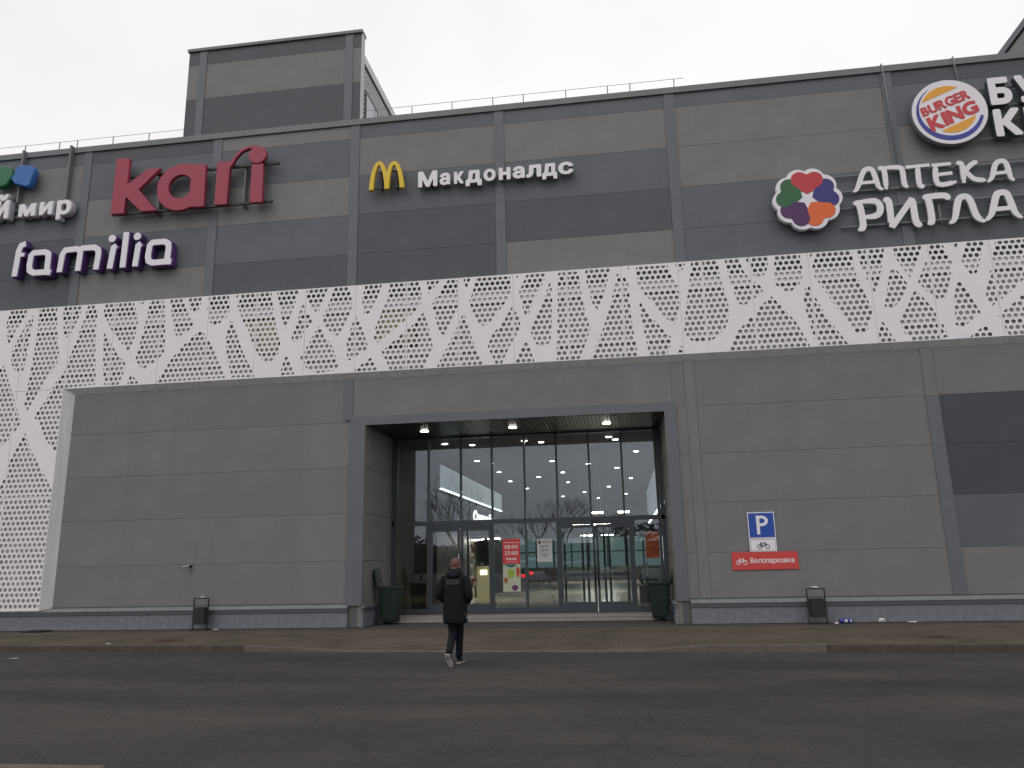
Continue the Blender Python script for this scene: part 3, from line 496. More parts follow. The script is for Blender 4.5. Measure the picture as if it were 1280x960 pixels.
# lower fixed panes
low = [(-6.45, -5.49), (-3.63, -2.69), (-2.69, -1.80), (.30, 1.02)]
for a, b in low:
    obj('pane', tilted_pane(a+.03, b-.03, ZB+.16, ZT0-.002), M_glass, gl)
    obj('bottom_rail', MB().box(a+.02, b-.02, GY-.03, GY+.05, ZB, ZB+.158), M_alu, gl)
for x in (-6.45, -5.49, -3.63, -2.69, -1.80, .27, 1.02): mull(x, ZB, ZT0-.001, .07 if x not in (-6.45,) else .09)
obj('side_post', MB().box(1.07, 1.17, GY-.06, GY+.08, ZB, ZG-.05), M_alu, gl); obj('side_post', MB().box(-6.56, -6.5, GY-.06, GY+.08, ZB, ZG-.05), M_alu, gl)
def door(x0, x1, hs):
    fw = .075; b = MB()
    b.box(x0+.006, x0+fw, GY-.035, GY+.035, ZB+.01, 2.47).box(x1-fw, x1-.006, GY-.035, GY+.035, ZB+.01, 2.47)
    b.box(x0+fw, x1-fw, GY-.034, GY+.034, 2.38, 2.47).box(x0+fw, x1-fw, GY-.034, GY+.034, ZB+.01, ZB+.28)
    d = obj('door', b, M_alu, gl)
    child('pane', tilted_pane(x0+fw, x1-fw, ZB+.28, 2.38), M_glass, d)
    hx = x0+fw/2 if hs < 0 else x1-fw/2
    h = MB().tube([(hx, GY-.1, .8), (hx, GY-.1, 1.75)], .016).tube([(hx, GY-.1, .9), (hx, GY-.03, .9)], .01).tube([(hx, GY-.1, 1.65), (hx, GY-.03, 1.65)], .01)
    child('handle', h, M_galv if x0 < -5 else M_black, d, smooth=True)
door(-5.45, -4.565, 1); door(-4.555, -3.67, -1); door(-1.765, -.765, 1); door(-.755, .235, -1)
obj('door_head', MB().box(-5.45, -3.67, GY-.05, GY+.06, 2.475, ZT0-.002), M_alu, gl); obj('door_head', MB().box(-1.765, .235, GY-.05, GY+.06, 2.475, ZT0-.002), M_alu, gl)
obj('door_closer', MB().box(-.84, -.66, GY-.12, GY-.06, 2.49, 2.6), M_black, gl)

# posters on the glass
def textobj(txt, x0, z0, x1, H, y, m, parent, name='lettering', grow=0., d=.002):
    L = []
    for ch, lo in word(txt, x0, z0, x1, H, grow): L += lo
    return child(name, slab(L, y, d, .0003), m, parent)
M_red = mat('red_print', (.62, .05, .045), rough=.5); M_wp = mat('white_print', (.75, .74, .73), rough=.6)
py = GY-.012
t = thing('red_opening_hours_poster', 'red poster with opening hours 08:00 to 23:00 stuck on the entrance glass', 'poster', (-3.12, py, 1.5))
p = obj('sheet', MB().box(-3.36, -2.87, py-.003, py, 1.45, 2.13), M_red, t)
textobj('08:00', -3.31, 1.86, -2.93, .105, py-.005, M_wp, p, grow=.012); textobj('23:00', -3.31, 1.69, -2.93, .105, py-.005, M_wp, p, grow=.012)
tg = MB()
for i in range(4): tg.box(-3.26+i*.075, -3.21+i*.075, py-.005, py-.0035, 1.555, 1.61)
tg.box(-3.33, -2.9, py-.005, py-.0035, 2.02, 2.035); tg.box(-3.28, -2.94, py-.005, py-.0035, 1.50, 1.508); child('small_print', tg, M_wp, p)
t = thing('fruit_advert_poster', 'pale poster with green, orange and purple shapes below the red hours poster', 'poster', (-3.12, py, .9))
p = obj('sheet', MB().box(-3.36, -2.87, py-.003, py, .70, 1.44), mat('ad_paper', (.46, .5, .36), rough=.6), t)
def blob(c, rx, rz, col, nm):
    pts = [(c[0]+rx*math.cos(a)*(1+.12*math.sin(3*a)), c[1]+rz*math.sin(a)) for a in np.linspace(0, 2*math.pi, 18, endpoint=False)]
    child(nm, MB().prism(pts, py-.0055, py-.0035), mat('ad_'+nm, col, rough=.6), p)
blob((-3.14, 1.18), .1, .13, (.3, .42, .04), 'green_shape'); blob((-3.28, 1.0), .06, .08, (.32, .12, .03), 'brown_shape'); blob((-2.94, 1.22), .05, .15, (.5, .07, .03), 'red_shape'); blob((-3.03, .80), .09, .08, (.12, .03, .12), 'purple_shape')
child('teal_corner', MB().prism([(-3.34, 1.43), (-2.97, 1.43), (-3.05, 1.36), (-3.16, 1.35)], py-.0055, py-.0035), mat('ad_teal', (.02, .13, .15), rough=.6), p)
t = thing('white_notice', 'white paper notice with black text on the middle glass pane', 'notice', (-2.18, py, 1.5))
p = obj('sheet', MB().box(-2.39, -1.97, py-.003, py, 1.48, 2.11), mat('notice_paper', (.52, .51, .52), rough=.6), t)
M_ink = mat('ink', (.03, .03, .035), rough=.6)
textobj('FAMILIA', -2.26, 2.0, -2.01, .045, py-.005, M_ink, p, grow=.01); textobj('08:00', -2.3, 1.87, -2.07, .06, py-.005, M_ink, p); textobj('23:00', -2.3, 1.77, -2.07, .06, py-.005, M_ink, p)
child('rule', MB().box(-2.34, -2.02, py-.005, py-.0035, 1.725, 1.73).box(-2.3, -2.07, py-.005, py-.0035, 1.67, 1.685).box(-2.24, -2.12, py-.005, py-.0035, 1.62, 1.632).box(-2.35, -2.29, py-.005, py-.0035, 1.97, 2.06), M_ink, p)

# ------------------------------------------------------------------ lobby behind the glass
M_lf = mat('lobby_floor', (.55, .50, .40), rough=.22, noise=.12, nscale=2); M_lc = mat('lobby_ceiling', (.06, .063, .07), rough=.7)
XI0, XI1, YI = -9.5, 2.6, 34
obj('lobby_floor', MB().box(XI0, XI1, GY+.62, YI, -.1, .1), M_lf, kind='structure')
obj('lobby_ceiling', MB().box(XI0, XI1, GY+.12, YI, 5.15, 5.3), M_lc, kind='structure')
lw = MB().box(XI0-.1, XI0, GY+.12, YI, 0, 5.2).box(XI1, XI1+.1, GY+.12, YI, 0, 5.2).box(XI0, X_OL-.12, GY+.12, GY+.22, 0, 5.2).box(X_OR+.12, XI1, GY+.12, GY+.22, 0, 5.2).box(XI0, XI1, YI, YI+.2, 0, 1.0).box(XI0, XI1, YI, YI+.2, 2.9, 5.3)
obj('lobby_wall', lw, mat('lobby_wall', (.16, .165, .17), rough=.6), kind='structure')
bw = thing('rear_window_wall', 'teal tinted window wall at the far end of the lobby', 'window', (-3, YI, 1))
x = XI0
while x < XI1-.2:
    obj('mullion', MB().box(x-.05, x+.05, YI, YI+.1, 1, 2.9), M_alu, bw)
    obj('pane', MB().box(x+.05, min(x+1.15, XI1)-.002, YI+.04, YI+.05, 1, 2.9), mat('teal_pane', (.08, .13, .13), rough=.2, emit=(.17, .26, .27), es=.42) if x == XI0 else bpy.data.materials['teal_pane'], bw); x += 1.2  # daylight beyond is put into the opaque panes as a teal glow
obj('mullion', MB().box(XI0, XI1, YI-.01, YI-.001, 1.95, 2.03), M_alu, bw)
# lit bulkhead band, dark shopfront and its sign
E_white = mat('lamp_white', (1, 1, 1), emit=(1, .97, .9), es=24.); E_warm = mat('lamp_warm', (1, 1, 1), emit=(1, .93, .78), es=15.)
t = thing('glowing_bulkhead', 'pale glowing band hung below the lobby ceiling above the shopfronts', 'light panel', (-5.6, 10, 3.7))
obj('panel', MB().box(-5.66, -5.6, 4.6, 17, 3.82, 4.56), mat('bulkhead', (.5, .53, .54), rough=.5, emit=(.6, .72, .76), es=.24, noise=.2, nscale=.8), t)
obj('led_edge', MB().box(-5.67, -5.58, 4.6, 17, 3.785, 3.815), mat('led', (1, 1, 1), emit=(.8, .93, 1), es=2.6), t)
t = thing('right_glowing_bulkhead', 'pale sloping glowing band on the right side of the lobby', 'light panel', (1.3, 10, 3.7))
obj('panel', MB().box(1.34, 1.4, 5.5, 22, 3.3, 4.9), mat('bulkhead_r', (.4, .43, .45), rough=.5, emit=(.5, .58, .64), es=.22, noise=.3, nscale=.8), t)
obj('led_edge', MB().box(1.32, 1.42, 5.5, 22, 3.27, 3.295), bpy.data.materials['led'], t)
sf = thing('dark_shopfront', 'dark shopfront with warm lit doorway behind the left doors', 'shopfront', (-5.75, 12, .1))
obj('fascia', MB().box(-5.95, -5.75, 4.6, 24, 2.5, 3.7), mat('fascia', (.03, .03, .034), rough=.5), sf)
M_yel = mat('glowing_shop_wall', (.6, .55, .3), rough=.6, emit=(.75, .68, .35), es=.35)  # warm shop lighting put into the wall itself as emission
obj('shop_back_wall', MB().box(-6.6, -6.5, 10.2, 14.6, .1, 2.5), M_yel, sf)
for a, b in ((4.9, 9.6), (14.6, 23.7)): obj('shop_wall', MB().box(-5.9, -5.8, a, b, .1, 2.49), bpy.data.materials['fascia'], sf)
for y in (4.6, 9.7, 12.0, 14.3, 23.8): obj('pier', MB().box(-5.95, -5.75, y, y+.3, .1, 2.5), bpy.data.materials['fascia'], sf)
t = thing('lit_shop_sign', 'small white lit sign letters on the dark fascia inside the lobby', 'sign', (-5.7, 13, 3.2))
Lw = []
for ch, lo in word('Связной', 0, 0, 4.0, .42, .01): Lw += lo
me = slab(Lw, 0, .05, .004); me.transform(Matrix.Translation((-5.7, 10.6, 3.05)) @ Matrix.Rotation(R(90), 4, 'Z')); obj('lettering', me, mat('lit_letter', (1, 1, 1), emit=(1, 1, 1), es=1.2), t)
t = thing('yellow_kiosk', 'pale yellow lit self service kiosk standing behind the left doors', 'kiosk', (-4.75, 9, .1))
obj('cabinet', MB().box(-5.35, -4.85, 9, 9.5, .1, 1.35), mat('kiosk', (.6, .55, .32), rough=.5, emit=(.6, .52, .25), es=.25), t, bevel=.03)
obj('screen', MB().box(-5.2, -4.95, 8.97, 8.995, 1.05, 1.22), mat('kiosk_screen', (1, 1, 1), emit=(1, .9, .6), es=2.5), t)
obj('sign_panel', MB().box(-5.3, -4.9, 9.1, 9.2, 1.5, 2.3), bpy.data.materials['fascia'], t)
t = thing('orange_red_banner', 'tall orange and red banner hanging at the right of the lobby', 'banner', (1.0, 8, 1.5))
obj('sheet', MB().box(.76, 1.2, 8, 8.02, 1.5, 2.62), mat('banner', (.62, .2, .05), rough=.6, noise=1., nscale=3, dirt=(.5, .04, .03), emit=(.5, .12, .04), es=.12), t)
obj('pole', MB().tube([(.76, 8.03, .1), (.76, 8.03, 2.7)], .02), M_galv, t)
t = thing('grey_planter', 'grey planter box on the lobby floor near the right pane', 'planter', (.9, 7, .1))
obj('box', MB().box(.45, 1.5, 7, 7.6, .1, .65), mat('planter', (.14, .16, .15), rough=.6), t, bevel=.02)
rnd = random.Random(3); pl = MB()
for i in range(46):
    a = rnd.uniform(0, 6.28); x0, y0 = rnd.uniform(.55, 1.4), rnd.uniform(7.1, 7.5); x1, y1, z1 = x0+.2*math.cos(a), y0+.15*math.sin(a), rnd.uniform(.8, 1.15); k = len(pl.v)
    pl.v += [(x0, y0, .64), ((x0+x1)/2+.03, (y0+y1)/2, (z1+.64)/2), (x1, y1, z1), ((x0+x1)/2-.03, (y0+y1)/2, (z1+.64)/2)]; pl.f.append((k, k+1, k+2, k+3))
obj('foliage', pl, mat('plant', (.16, .2, .13), rough=.6), t)
t = thing('snack_shelf', 'pale yellow lit shelving with rows of goods behind the left doors', 'shelf', (-6.2, 12.5, .1))
for z in (.5, .95, 1.4, 1.85): obj('shelf_board', MB().box(-6.45, -6.0, 11.2, 14.2, z-.02, z+.02), M_galv, t)
rg = random.Random(4); gm_ = [mat('goods_%s' % n_, c_, rough=.5) for n_, c_ in (('red', (.4, .05, .04)), ('ochre', (.45, .3, .08)), ('white', (.6, .6, .55)), ('dark', (.06, .06, .07)))]
for z in (.52, .97, 1.42, 1.87):
    for k in range(7): obj('goods_box', MB().box(-6.4, -6.1, 11.25+k*.42, 11.55+k*.42, z, z+rg.uniform(.18, .36)), gm_[rg.randrange(4)], t)
# inner vestibule frames
iv = thing('inner_vestibule', 'second glazed door screen standing inside the lobby', 'glass wall', (-1, 6.2, .1))
for x in (-1.9, -1.32, -1.16, -.62, -.46, .10, .28): obj('post', MB().box(x-.035, x+.035, 6.2, 6.3, .1, 2.35), M_alu, iv)
obj('beam', MB().box(-5.3, 1.2, 6.2, 6.32, 2.352, 2.55), M_alu, iv)
obj('push_bar', MB().box(-1.84, .22, 6.16, 6.195, 1.0, 1.09), M_alu, iv); obj('pane', MB().box(-1.84, .22, 6.24, 6.25, .1, 2.35), M_glass2, iv)
# lobby lamps
n_sp = 0
ORD = ['nearest', 'second', 'third', 'fourth', 'fifth', 'sixth', 'seventh', 'eighth', 'ninth']
def rowname(x, y, allp, what):
    cls = lambda q: 'left' if q < -4 else ('right' if q > -.7 else 'middle')
    ys_ = sorted(p[1] for p in allp if cls(p[0]) == cls(x)); return '%s in the %s row of the lobby, counted %s from the glass' % (what, cls(x), ORD[ys_.index(y)])
spots = [(-4.6, 4.6), (-5.2, 8.6), (-5.0, 12.5), (-5.1, 16.5), (-4.8, 20.5), (-2.4, 4.6), (-2.5, 9.5), (-2.4, 13.5), (-2.5, 18), (-2.0, 24), (-.08, 4.7), (.6, 7.7), (-.1, 12.5), (.5, 17), (-.6, 21), (-3.6, 15), (-1.2, 10.8), (-1.4, 28.6), (-3.4, 26.5), (.3, 26)]
sp0 = None
for i, (x, y) in enumerate(spots):
    if sp0 is None:
        sp0 = thing('lobby_downlight', 'small round white lamp in the lobby ceiling seen through the glass', 'ceiling light', (x, y, 5.15), 'downlights in the lobby ceiling')
        pts = [(.085*math.cos(a), .085*math.sin(a)) for a in np.linspace(0, 2*math.pi, 12, endpoint=False)]
        b = MB().loft([[(p_*1., q_, -.01) for p_, q_ in pts], [(p_, q_, .0) for p_, q_ in pts]]); local('lamp_face', b, E_white, sp0)
        b = MB().loft([[(p_*1.25, q_*1.25, -.004) for p_, q_ in pts], [(p_*1.25, q_*1.25, .0) for p_, q_ in pts]]); local('rim', b, M_galv, sp0); sp0['label'] = rowname(x, y, spots, 'small round ceiling lamp')
    else:
        c = copy_tree(sp0); c.location = (x, y, 5.15); c['label'] = rowname(x, y, spots, 'small round ceiling lamp')
pn0 = None
PNL = [(-1.84, 16, 3.05), (-.92, 16, 3.05), (-2.25, 30, 2.95), (-.97, 30, 2.95), (-.9, 10, 3.22), (.06, 10, 3.22), (-5.45, 10, 2.33), (-4.85, 10, 2.36)]
PLB = ['left one of the pair hanging midway', 'right one of the pair hanging midway', 'left one of the farthest pair', 'right one of the farthest pair', 'left one of the nearest pair above the right doors', 'right one of the nearest pair above the right doors', 'left one of the two low ones behind the left doors', 'right one of the two low ones behind the left doors']
E_pan = mat('lamp_panel', (1, 1, 1), emit=(1, .97, .88), es=34.)
for i, (x, y, z) in enumerate(PNL):
    o = thing('panel_light', 'bright hanging lobby lamp, '+PLB[i], 'ceiling light', (x, y, z), 'bright hanging lamps in the lobby')
    k = .55 if i > 3 else 1.
    if i in (0, 2, 4, 6):
        pf = MB().box(-.37*k, .37*k, -.35*k, .35*k, -.03, 0).mesh('lamp_face'); pc = MB().box(-.39*k, .39*k, -.37*k, .37*k, .001, .04).mesh('casing'); ph = MB().tube([(0, 0, .04), (0, 0, 5.2-z)], .008, 5).mesh('hanger')
        pf.materials.append(E_pan); pc.materials.append(M_galv); ph.materials.append(M_galv)
    local('lamp_face', pf, None, o); local('casing', pc, None, o); local('hanger', ph, None, o)
dl0 = None
for i, (x, nm) in enumerate([(-5.3, 'leftmost of the three round lamps in the entrance soffit'), (-2.83, 'middle one of the three round lamps in the entrance soffit'), (-.28, 'rightmost of the three round lamps in the entrance soffit')]):
    if dl0 is None:
        dl0 = thing('soffit_lamp', nm, 'lamp', (x, 1.25, 5.1), 'lamps in the entrance soffit')
        pts = [(.105*math.cos(a), .105*math.sin(a)) for a in np.linspace(0, 2*math.pi, 20, endpoint=False)]
        local('lamp_face', MB().loft([[(p_, q_, -.03) for p_, q_ in pts], [(p_, q_, -.005) for p_, q_ in pts]]), E_warm, dl0)
        local('rim', MB().loft([[(p_*1.18, q_*1.18, -.012) for p_, q_ in pts], [(p_*1.18, q_*1.18, .01) for p_, q_ in pts]]), M_galv, dl0)
    else:
        c = copy_tree(dl0); c.location = (x, 1.25, 5.1); c['label'] = nm

# ------------------------------------------------------------------ perforated screen
scr = thing('perforated_screen', 'white perforated metal screen with branching pattern wrapping round the facade', 'metal screen', (-3, -.5, 6.4))
SY, S_TOP, S_BOT, LEG_R, LEG_B = -.12, 8.99, 6.515, -15.38, .50
KX = 1.0203
DX, DZ, HR = .1428, .1452, .053
isl_np = []
for P in DATA['islands']:
    A_ = np.array(P); isl_np.append((P, A_[:, 0].min(), A_[:, 0].max(), A_[:, 1].min(), A_[:, 1].max()))
far = [P for P, a, b, c, d in isl_np if -12 < (a+b)/2 < 9.0 and c > 6.2]
for P in far:                       # beyond both picture edges the pattern simply repeats
    for sh in (20.0, -20.0):
        Q = [(x+sh, z) for x, z in P]; A_ = np.array(Q)
        if A_[:, 0].min() > 10.35 and A_[:, 0].max() < 19 or (A_[:, 0].max() < -19.2): isl_np.append((Q, A_[:, 0].min(), A_[:, 0].max(), A_[:, 1].min(), A_[:, 1].max()))
def inside(P, x, z):
    r = False; n = len(P); j = n-1
    for i in range(n):
        xi, zi = P[i]; xj, zj = P[j]
        if (zi > z) != (zj > z) and x < (xj-xi)*(z-zi)/(zj-zi)+xi: r = not r
        j = i
    return r
ANG = [2*math.pi*k/14 for k in range(14)]
def cell(mb, cx, cz, rect, lim):
    """one lattice cell: sheet with (possibly clipped) round hole"""
    x0, x1, z0, z1 = rect
    if x1-x0 < 1e-4: return
    cand = [q for q in isl_np if q[1]-HR < cx < q[2]+HR and q[3]-HR < cz < q[4]+HR]
    poly = None
    if lim[0]-HR < cx < lim[1]+HR:
        for q in cand:
            ok = lambda x, z: lim[0] < x < lim[1] and lim[2] < z < lim[3] and inside(q[0], x, z)
            ins = [(a, cx+HR*.97*math.cos(a), cz+HR*.97*math.sin(a)) for a in ANG]; good = [(x, z) for a, x, z in ins if ok(x, z)]
            if len(good) >= 3: poly = (ok, good, len(good) == len(ANG) and ok(cx, cz)); break
    i0 = len(mb.v)
    if poly is None:
        mb.v += [(x0, SY, z0), (x1, SY, z0), (x1, SY, z1), (x0, SY, z1)]; mb.f.append((i0, i0+1, i0+2, i0+3)); return
    ok, good, full = poly
    if full: px, pz = cx, cz
    else: px = (sum(p[0] for p in good)+cx*.0)/len(good); pz = sum(p[1] for p in good)/len(good); px = px*.85+cx*.15 if ok(px*.85+cx*.15, pz*.85+cz*.15) else px; 
    if not (x0+.004 < px < x1-.004): px = min(max(px, x0+.006), x1-.006)
    if not (z0+.004 < pz < z1-.004): pz = min(max(pz, z0+.006), z1-.006)
    ang = sorted(ANG+[math.atan2(z-pz, x-px) % (2*math.pi) for x in (x0, x1) for z in (z0, z1)])
    inner, outer = [], []
    for a in ang:
        c, s_ = math.cos(a), math.sin(a); tx = (x1-px)/c if c > 1e-9 else ((x0-px)/c if c < -1e-9 else 1e9); tz = (z1-pz)/s_ if s_ > 1e-9 else ((z0-pz)/s_ if s_ < -1e-9 else 1e9)
        T = min(tx, tz); outer.append((px+T*c, pz+T*s_))
        dx, dz = px-cx, pz-cz; bq = dx*c+dz*s_; disc = bq*bq-(dx*dx+dz*dz-HR*HR); t = -bq+math.sqrt(max(disc, 0)); t = max(.003, min(t, T-.003))
        if not full:
            lo, hi = 0, t
            if not ok(px+hi*c, pz+hi*s_):
                for _ in range(7):
                    m_ = (lo+hi)/2
                    if ok(px+m_*c, pz+m_*s_): lo = m_
                    else: hi = m_
                t = max(lo, .002)
        inner.append((px+t*c, pz+t*s_))
    n = len(ang)
    mb.v += [(x, SY, z) for x, z in outer]+[(x, SY, z) for x, z in inner]+[(x, SY+.006, z) for x, z in inner]
    for k in range(n):
        k2 = (k+1) % n
        mb.f.append((i0+k, i0+k2, i0+n+k2, i0+n+k)); mb.f.append((i0+n+k, i0+n+k2, i0+2*n+k2, i0+2*n+k))
Z_R0 = S_TOP-.085
def screen_panel(xa, xb, za, zb):
    g = .005; xa_, xb_, za_, zb_ = xa+g, xb-g, za+g, zb-g; mb = MB(); X0 = -6.887
    lim = (xa_+.02, xb_-.02, za_+.02, zb_-.02)
    j0 = int(math.floor((Z_R0-zb)/DZ))-1; j1 = int(math.ceil((Z_R0-za)/DZ))+1
    rowsj = [j for j in range(j0, j1+1) if za_ < Z_R0-j*DZ < zb_]
    for j in rowsj:
        cz = Z_R0-j*DZ; z1 = zb_ if j == rowsj[0] else cz+DZ/2; z0 = za_ if j == rowsj[-1] else cz-DZ/2
        off = 0 if j % 2 == 0 else DX/2
        i = int(math.floor((xa-X0-off)/DX))-1
        while True:
            cx = X0+off+i*DX; l = max(cx-DX/2, xa_); r = min(cx+DX/2, xb_)
            if l >= xb_: break
            if r > l: cell(mb, cx, cz, (l, r, z0, z1), lim)
            i += 1
    # folded edges
    for (a, b, c, d) in ((xa_, xb_, za_, za_), (xa_, xb_, zb_, zb_), (xa_, xa_, za_, zb_), (xb_, xb_, za_, zb_)):
        k = len(mb.v); mb.v += [(a, SY, c), (b, SY, d), (b, SY+.045, d), (a, SY+.045, c)]; mb.f.append((k, k+1, k+2, k+3))
    obj('screen_panel', mb.mesh('screen_panel', fix=False), M_white, scr)
seams = [x*KX for x in [-22.15, -20.75, -19.35, -17.95, -16.5, LEG_R/KX, -13.75, -12.35, -10.95, -9.55, -8.15, -6.75, -5.35, -3.95, -2.5, -1.1, .3, 1.73, 2.32, 3.5, 4.9, 6.3, 7.7, 9.1, 10.5, 11.9, 13.3, 14.7]]
for a, b in zip(seams[:-1], seams[1:]): screen_panel(a, b, S_BOT, S_TOP)
for a, b in zip(seams[2:5], seams[3:6]):
    screen_panel(a, b, 3.5, S_BOT); screen_panel(a, b, LEG_B, 3.5)
# splayed returns running back to the wall
def quadplate(name, P, m):
    n = (Vector(P[1])-Vector(P[0])).cross(Vector(P[3])-Vector(P[0])).normalized()*.004; b = MB(); b.v = [tuple(p) for p in P]+[tuple(Vector(p)+n) for p in P]
    b.f = [(0, 1, 2, 3), (7, 6, 5, 4)]+[(k, 4+k, 4+(k+1) % 4, (k+1) % 4) for k in range(4)]; return obj(name, b, m, scr)
ZW, XW = 6.36, -15.10
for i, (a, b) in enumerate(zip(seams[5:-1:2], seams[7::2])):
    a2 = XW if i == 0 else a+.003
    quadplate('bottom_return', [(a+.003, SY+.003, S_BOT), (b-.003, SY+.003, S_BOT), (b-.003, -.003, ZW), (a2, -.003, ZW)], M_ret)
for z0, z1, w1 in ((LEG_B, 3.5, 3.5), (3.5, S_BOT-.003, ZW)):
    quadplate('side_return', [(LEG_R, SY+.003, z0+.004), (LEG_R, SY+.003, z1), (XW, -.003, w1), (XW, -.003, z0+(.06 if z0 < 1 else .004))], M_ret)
# profiles behind the sheet
M_rail = mat('screen_rail', (.66, .65, .66), rough=.6)
obj('support_rail', MB().box(-22.1, 14.9, -.085, -.03, 8.22, 8.56), M_rail, scr)
obj('added_pale_backing', MB().box(-19.6, 14.9, -.025, -.004, 6.42, 8.20), mat('added_pale_sheet', (.56, .55, .56), rough=.8, noise=.3, nscale=1.5), scr); obj('added_pale_backing', MB().box(-19.6, -15.2, -.025, -.004, .55, 6.41), bpy.data.materials['added_pale_sheet'], scr)  # pale sheets added so the wall behind the holes looks lit
for z in (6.98,): obj('support_rail', MB().box(LEG_R, 14.9, -.07, -.03, z-.05, z+.05), M_rail, scr)
for z in (1.1, 2.1, 3.4, 4.7, 6.0): obj('support_rail', MB().box(-19.6, LEG_R-.1, -.07, -.03, z-.04, z+.04), M_rail, scr)
for x in seams:
    obj('support_post', MB().box(x-.03, x+.03, -.108, -.09, S_BOT+.03, S_TOP-.06), M_galv, scr)

# pale openings in the wall seen through the holes
M_pale = mat('pale_insulation', (.55, .58, .36), rough=.8, noise=.25, nscale=6)
for nm, a, b, z0, z1, lb in (('insulation_patch', -6.4, -5.25, 7.25, 8.3, 'pale yellow green patch behind the screen right of the tall column'), ('insulation_patch', -10.2, -9.1, 7.3, 8.2, 'pale green patch behind the screen below the red letters')):
    t = thing(nm, lb, 'wall patch', (a, -.02, z0)); obj('board', MB().box(a, b, -.03, -.002, z0, z1), M_pale, t)
    f = MB().box(a-.08, a-.002, -.05, -.002, z0-.08, z1+.08).box(b+.002, b+.08, -.05, -.002, z0-.08, z1+.08).box(a, b, -.05, -.002, z1+.002, z1+.08).box(a, b, -.05, -.002, z0-.08, z0-.002); obj('frame', f, M_black, t)

# ------------------------------------------------------------------ roof: railing, towers, conduits
rail = thing('roof_railing', 'thin safety railing of posts and wire along the roof edge right of the tower', 'railing', (-2, .3, 14.12))
M_wire = mat('railing_steel', (.16, .16, .17), rough=.5)
def railing(root, xs_, xa, xb):
    for x in xs_: obj('post', MB().tube([(x, .3, 14.1), (x, .3, 14.6)], .014, 6), M_wire, root)
    obj('wire', MB().tube([(xa, .3, 14.595), (xb, .3, 14.595)], .007, 5), M_wire, root)
railing(rail, [-6.6, -5.47, -4.27, -3.07, -2.18, -.96, .22, .85, 2.07], -6.93, 2.35)
rail2 = thing('roof_railing', 'thin safety railing of posts and wire along the roof edge left of the tower', 'railing', (-16, .3, 14.12))
railing(rail2, [-22, -20.4, -19.2, -17.98, -16.8, -16.19, -14.98, -13.78], -22.3, -12.48)
tw = thing('roof_tower', 'banded box tower rising from the roof above the red sign', 'tower', (-9.7, 0, 14))
TX0, TX1, TZ = -12.46, -6.95, 17.11
obj('tower_core', MB().box(TX0+.02, TX1-.02, .03, .2, 14.13, TZ-.03).box(TX0+.02, TX1-.12, .2, 7, 13.9, 16.5), M_gap, tw)
tb = [(14.14, 15.37, 'D'), (15.37, 16.54, 'L'), (16.54, TZ-.1, 'D')]
for a, b in ((TX0, -11.98), (-11.98, -7.32), (-7.32, TX1)):
    for z0, z1, c in tb: wall_panel(a, b, z0, z1, WALL[c], tw)
for x in (-11.98, -7.32): obj('pilaster', MB().box(x-.12, x+.12, -.02, -.002, 14.13, TZ-.1), M_trim, tw)
obj('tower_coping', MB().box(TX0-.04, TX1+.04, -.06, .3, TZ-.1, TZ), M_cop, tw, bevel=.006)
obj('corner_trim', MB().box(TX1+.001, TX1+.03, -.0, .22, 14.13, TZ-.1), mat('pale_trim', (.5, .49, .5), rough=.5), tw)
M_cor = mat('corrugated', (.60, .58, .60), rough=.5, metal=.2, noise=.06, nscale=2)
me = MB(); me.v = [(0, .2, 0), (0, 7, 0), (.05, 7, .05), (.05, .2, .05), (.05, 7, .10), (.05, .2, .10), (0, 7, .15), (0, .2, .15)]; me.f = [(0, 1, 2, 3), (3, 2, 4, 5), (5, 4, 6, 7)]
me = me.mesh('cladding_sheet', fix=False); me.materials.append(M_cor)
z = 14.1
while z < 16.2:
    o = obj('cladding_sheet', me, None, tw); o.location = (TX1-.12, 0, z); z += .15
obj('fascia', MB().box(TX1-.12, TX1-.05, .2, 7.05, 16.32, 16.6), M_cor, tw); obj('shadow_strip', MB().box(TX1-.12, TX1-.09, .2, 7.0, 16.22, 16.318), M_black, tw)
obj('side_door', MB().box(TX1-.1, TX1-.06, .75, 1.75, 14.1, 15.45), mat('pale_door', (.6, .58, .62), rough=.5), tw)
obj('door_frame', MB().box(TX1-.1, TX1-.05, .6, .74, 14.1, 15.5).box(TX1-.1, TX1-.05, 1.76, 1.84, 14.1, 15.5).box(TX1-.1, TX1-.05, .74, 1.76, 15.452, 15.5), M_black, tw)
t2 = thing('right_roof_tower', 'grey box tower on the roof at the right edge above the burger sign', 'tower', (17, 4, 14))
obj('tower_body', MB().box(14, 20, .1, 12, 13.9, 18.3), WALL['M'], t2); obj('coping', MB().box(13.93, 20.05, 0, 12.05, 18.3, 18.56), M_trim, t2)
obj('groove', MB().box(13.985, 13.998, .3, 12, 18.2, 18.27), M_black, t2)
for k in range(3): obj('panel_strip', MB().box(13.97, 13.999, .3+k*4, 4.28+k*4, 14, 18.19), WALL['L'], t2)
M_pipe = mat('pipe_grey', (.26, .27, .28), rough=.5)
t = thing('drain_conduit', 'thin light grey conduit running down the wall left of the round burger sign', 'pipe', (7.5, -.1, 10))
obj('pipe', MB().tube([(7.42, .1, 14.15), (7.42, -.09, 14.15), (7.43, -.1, 13.9), (7.5, -.07, 10.9)], .017, 8), M_pipe, t, smooth=True)
t = thing('drain_conduit', 'short grey conduit from the roof edge down behind the top of the round sign', 'pipe', (9.3, -.1, 13))
obj('pipe', MB().tube([(9.2, .1, 14.15), (9.2, -.09, 14.15), (9.2, -.1, 13.9), (9.28, -.07, 13.0)], .015, 8), M_pipe, t, smooth=True)

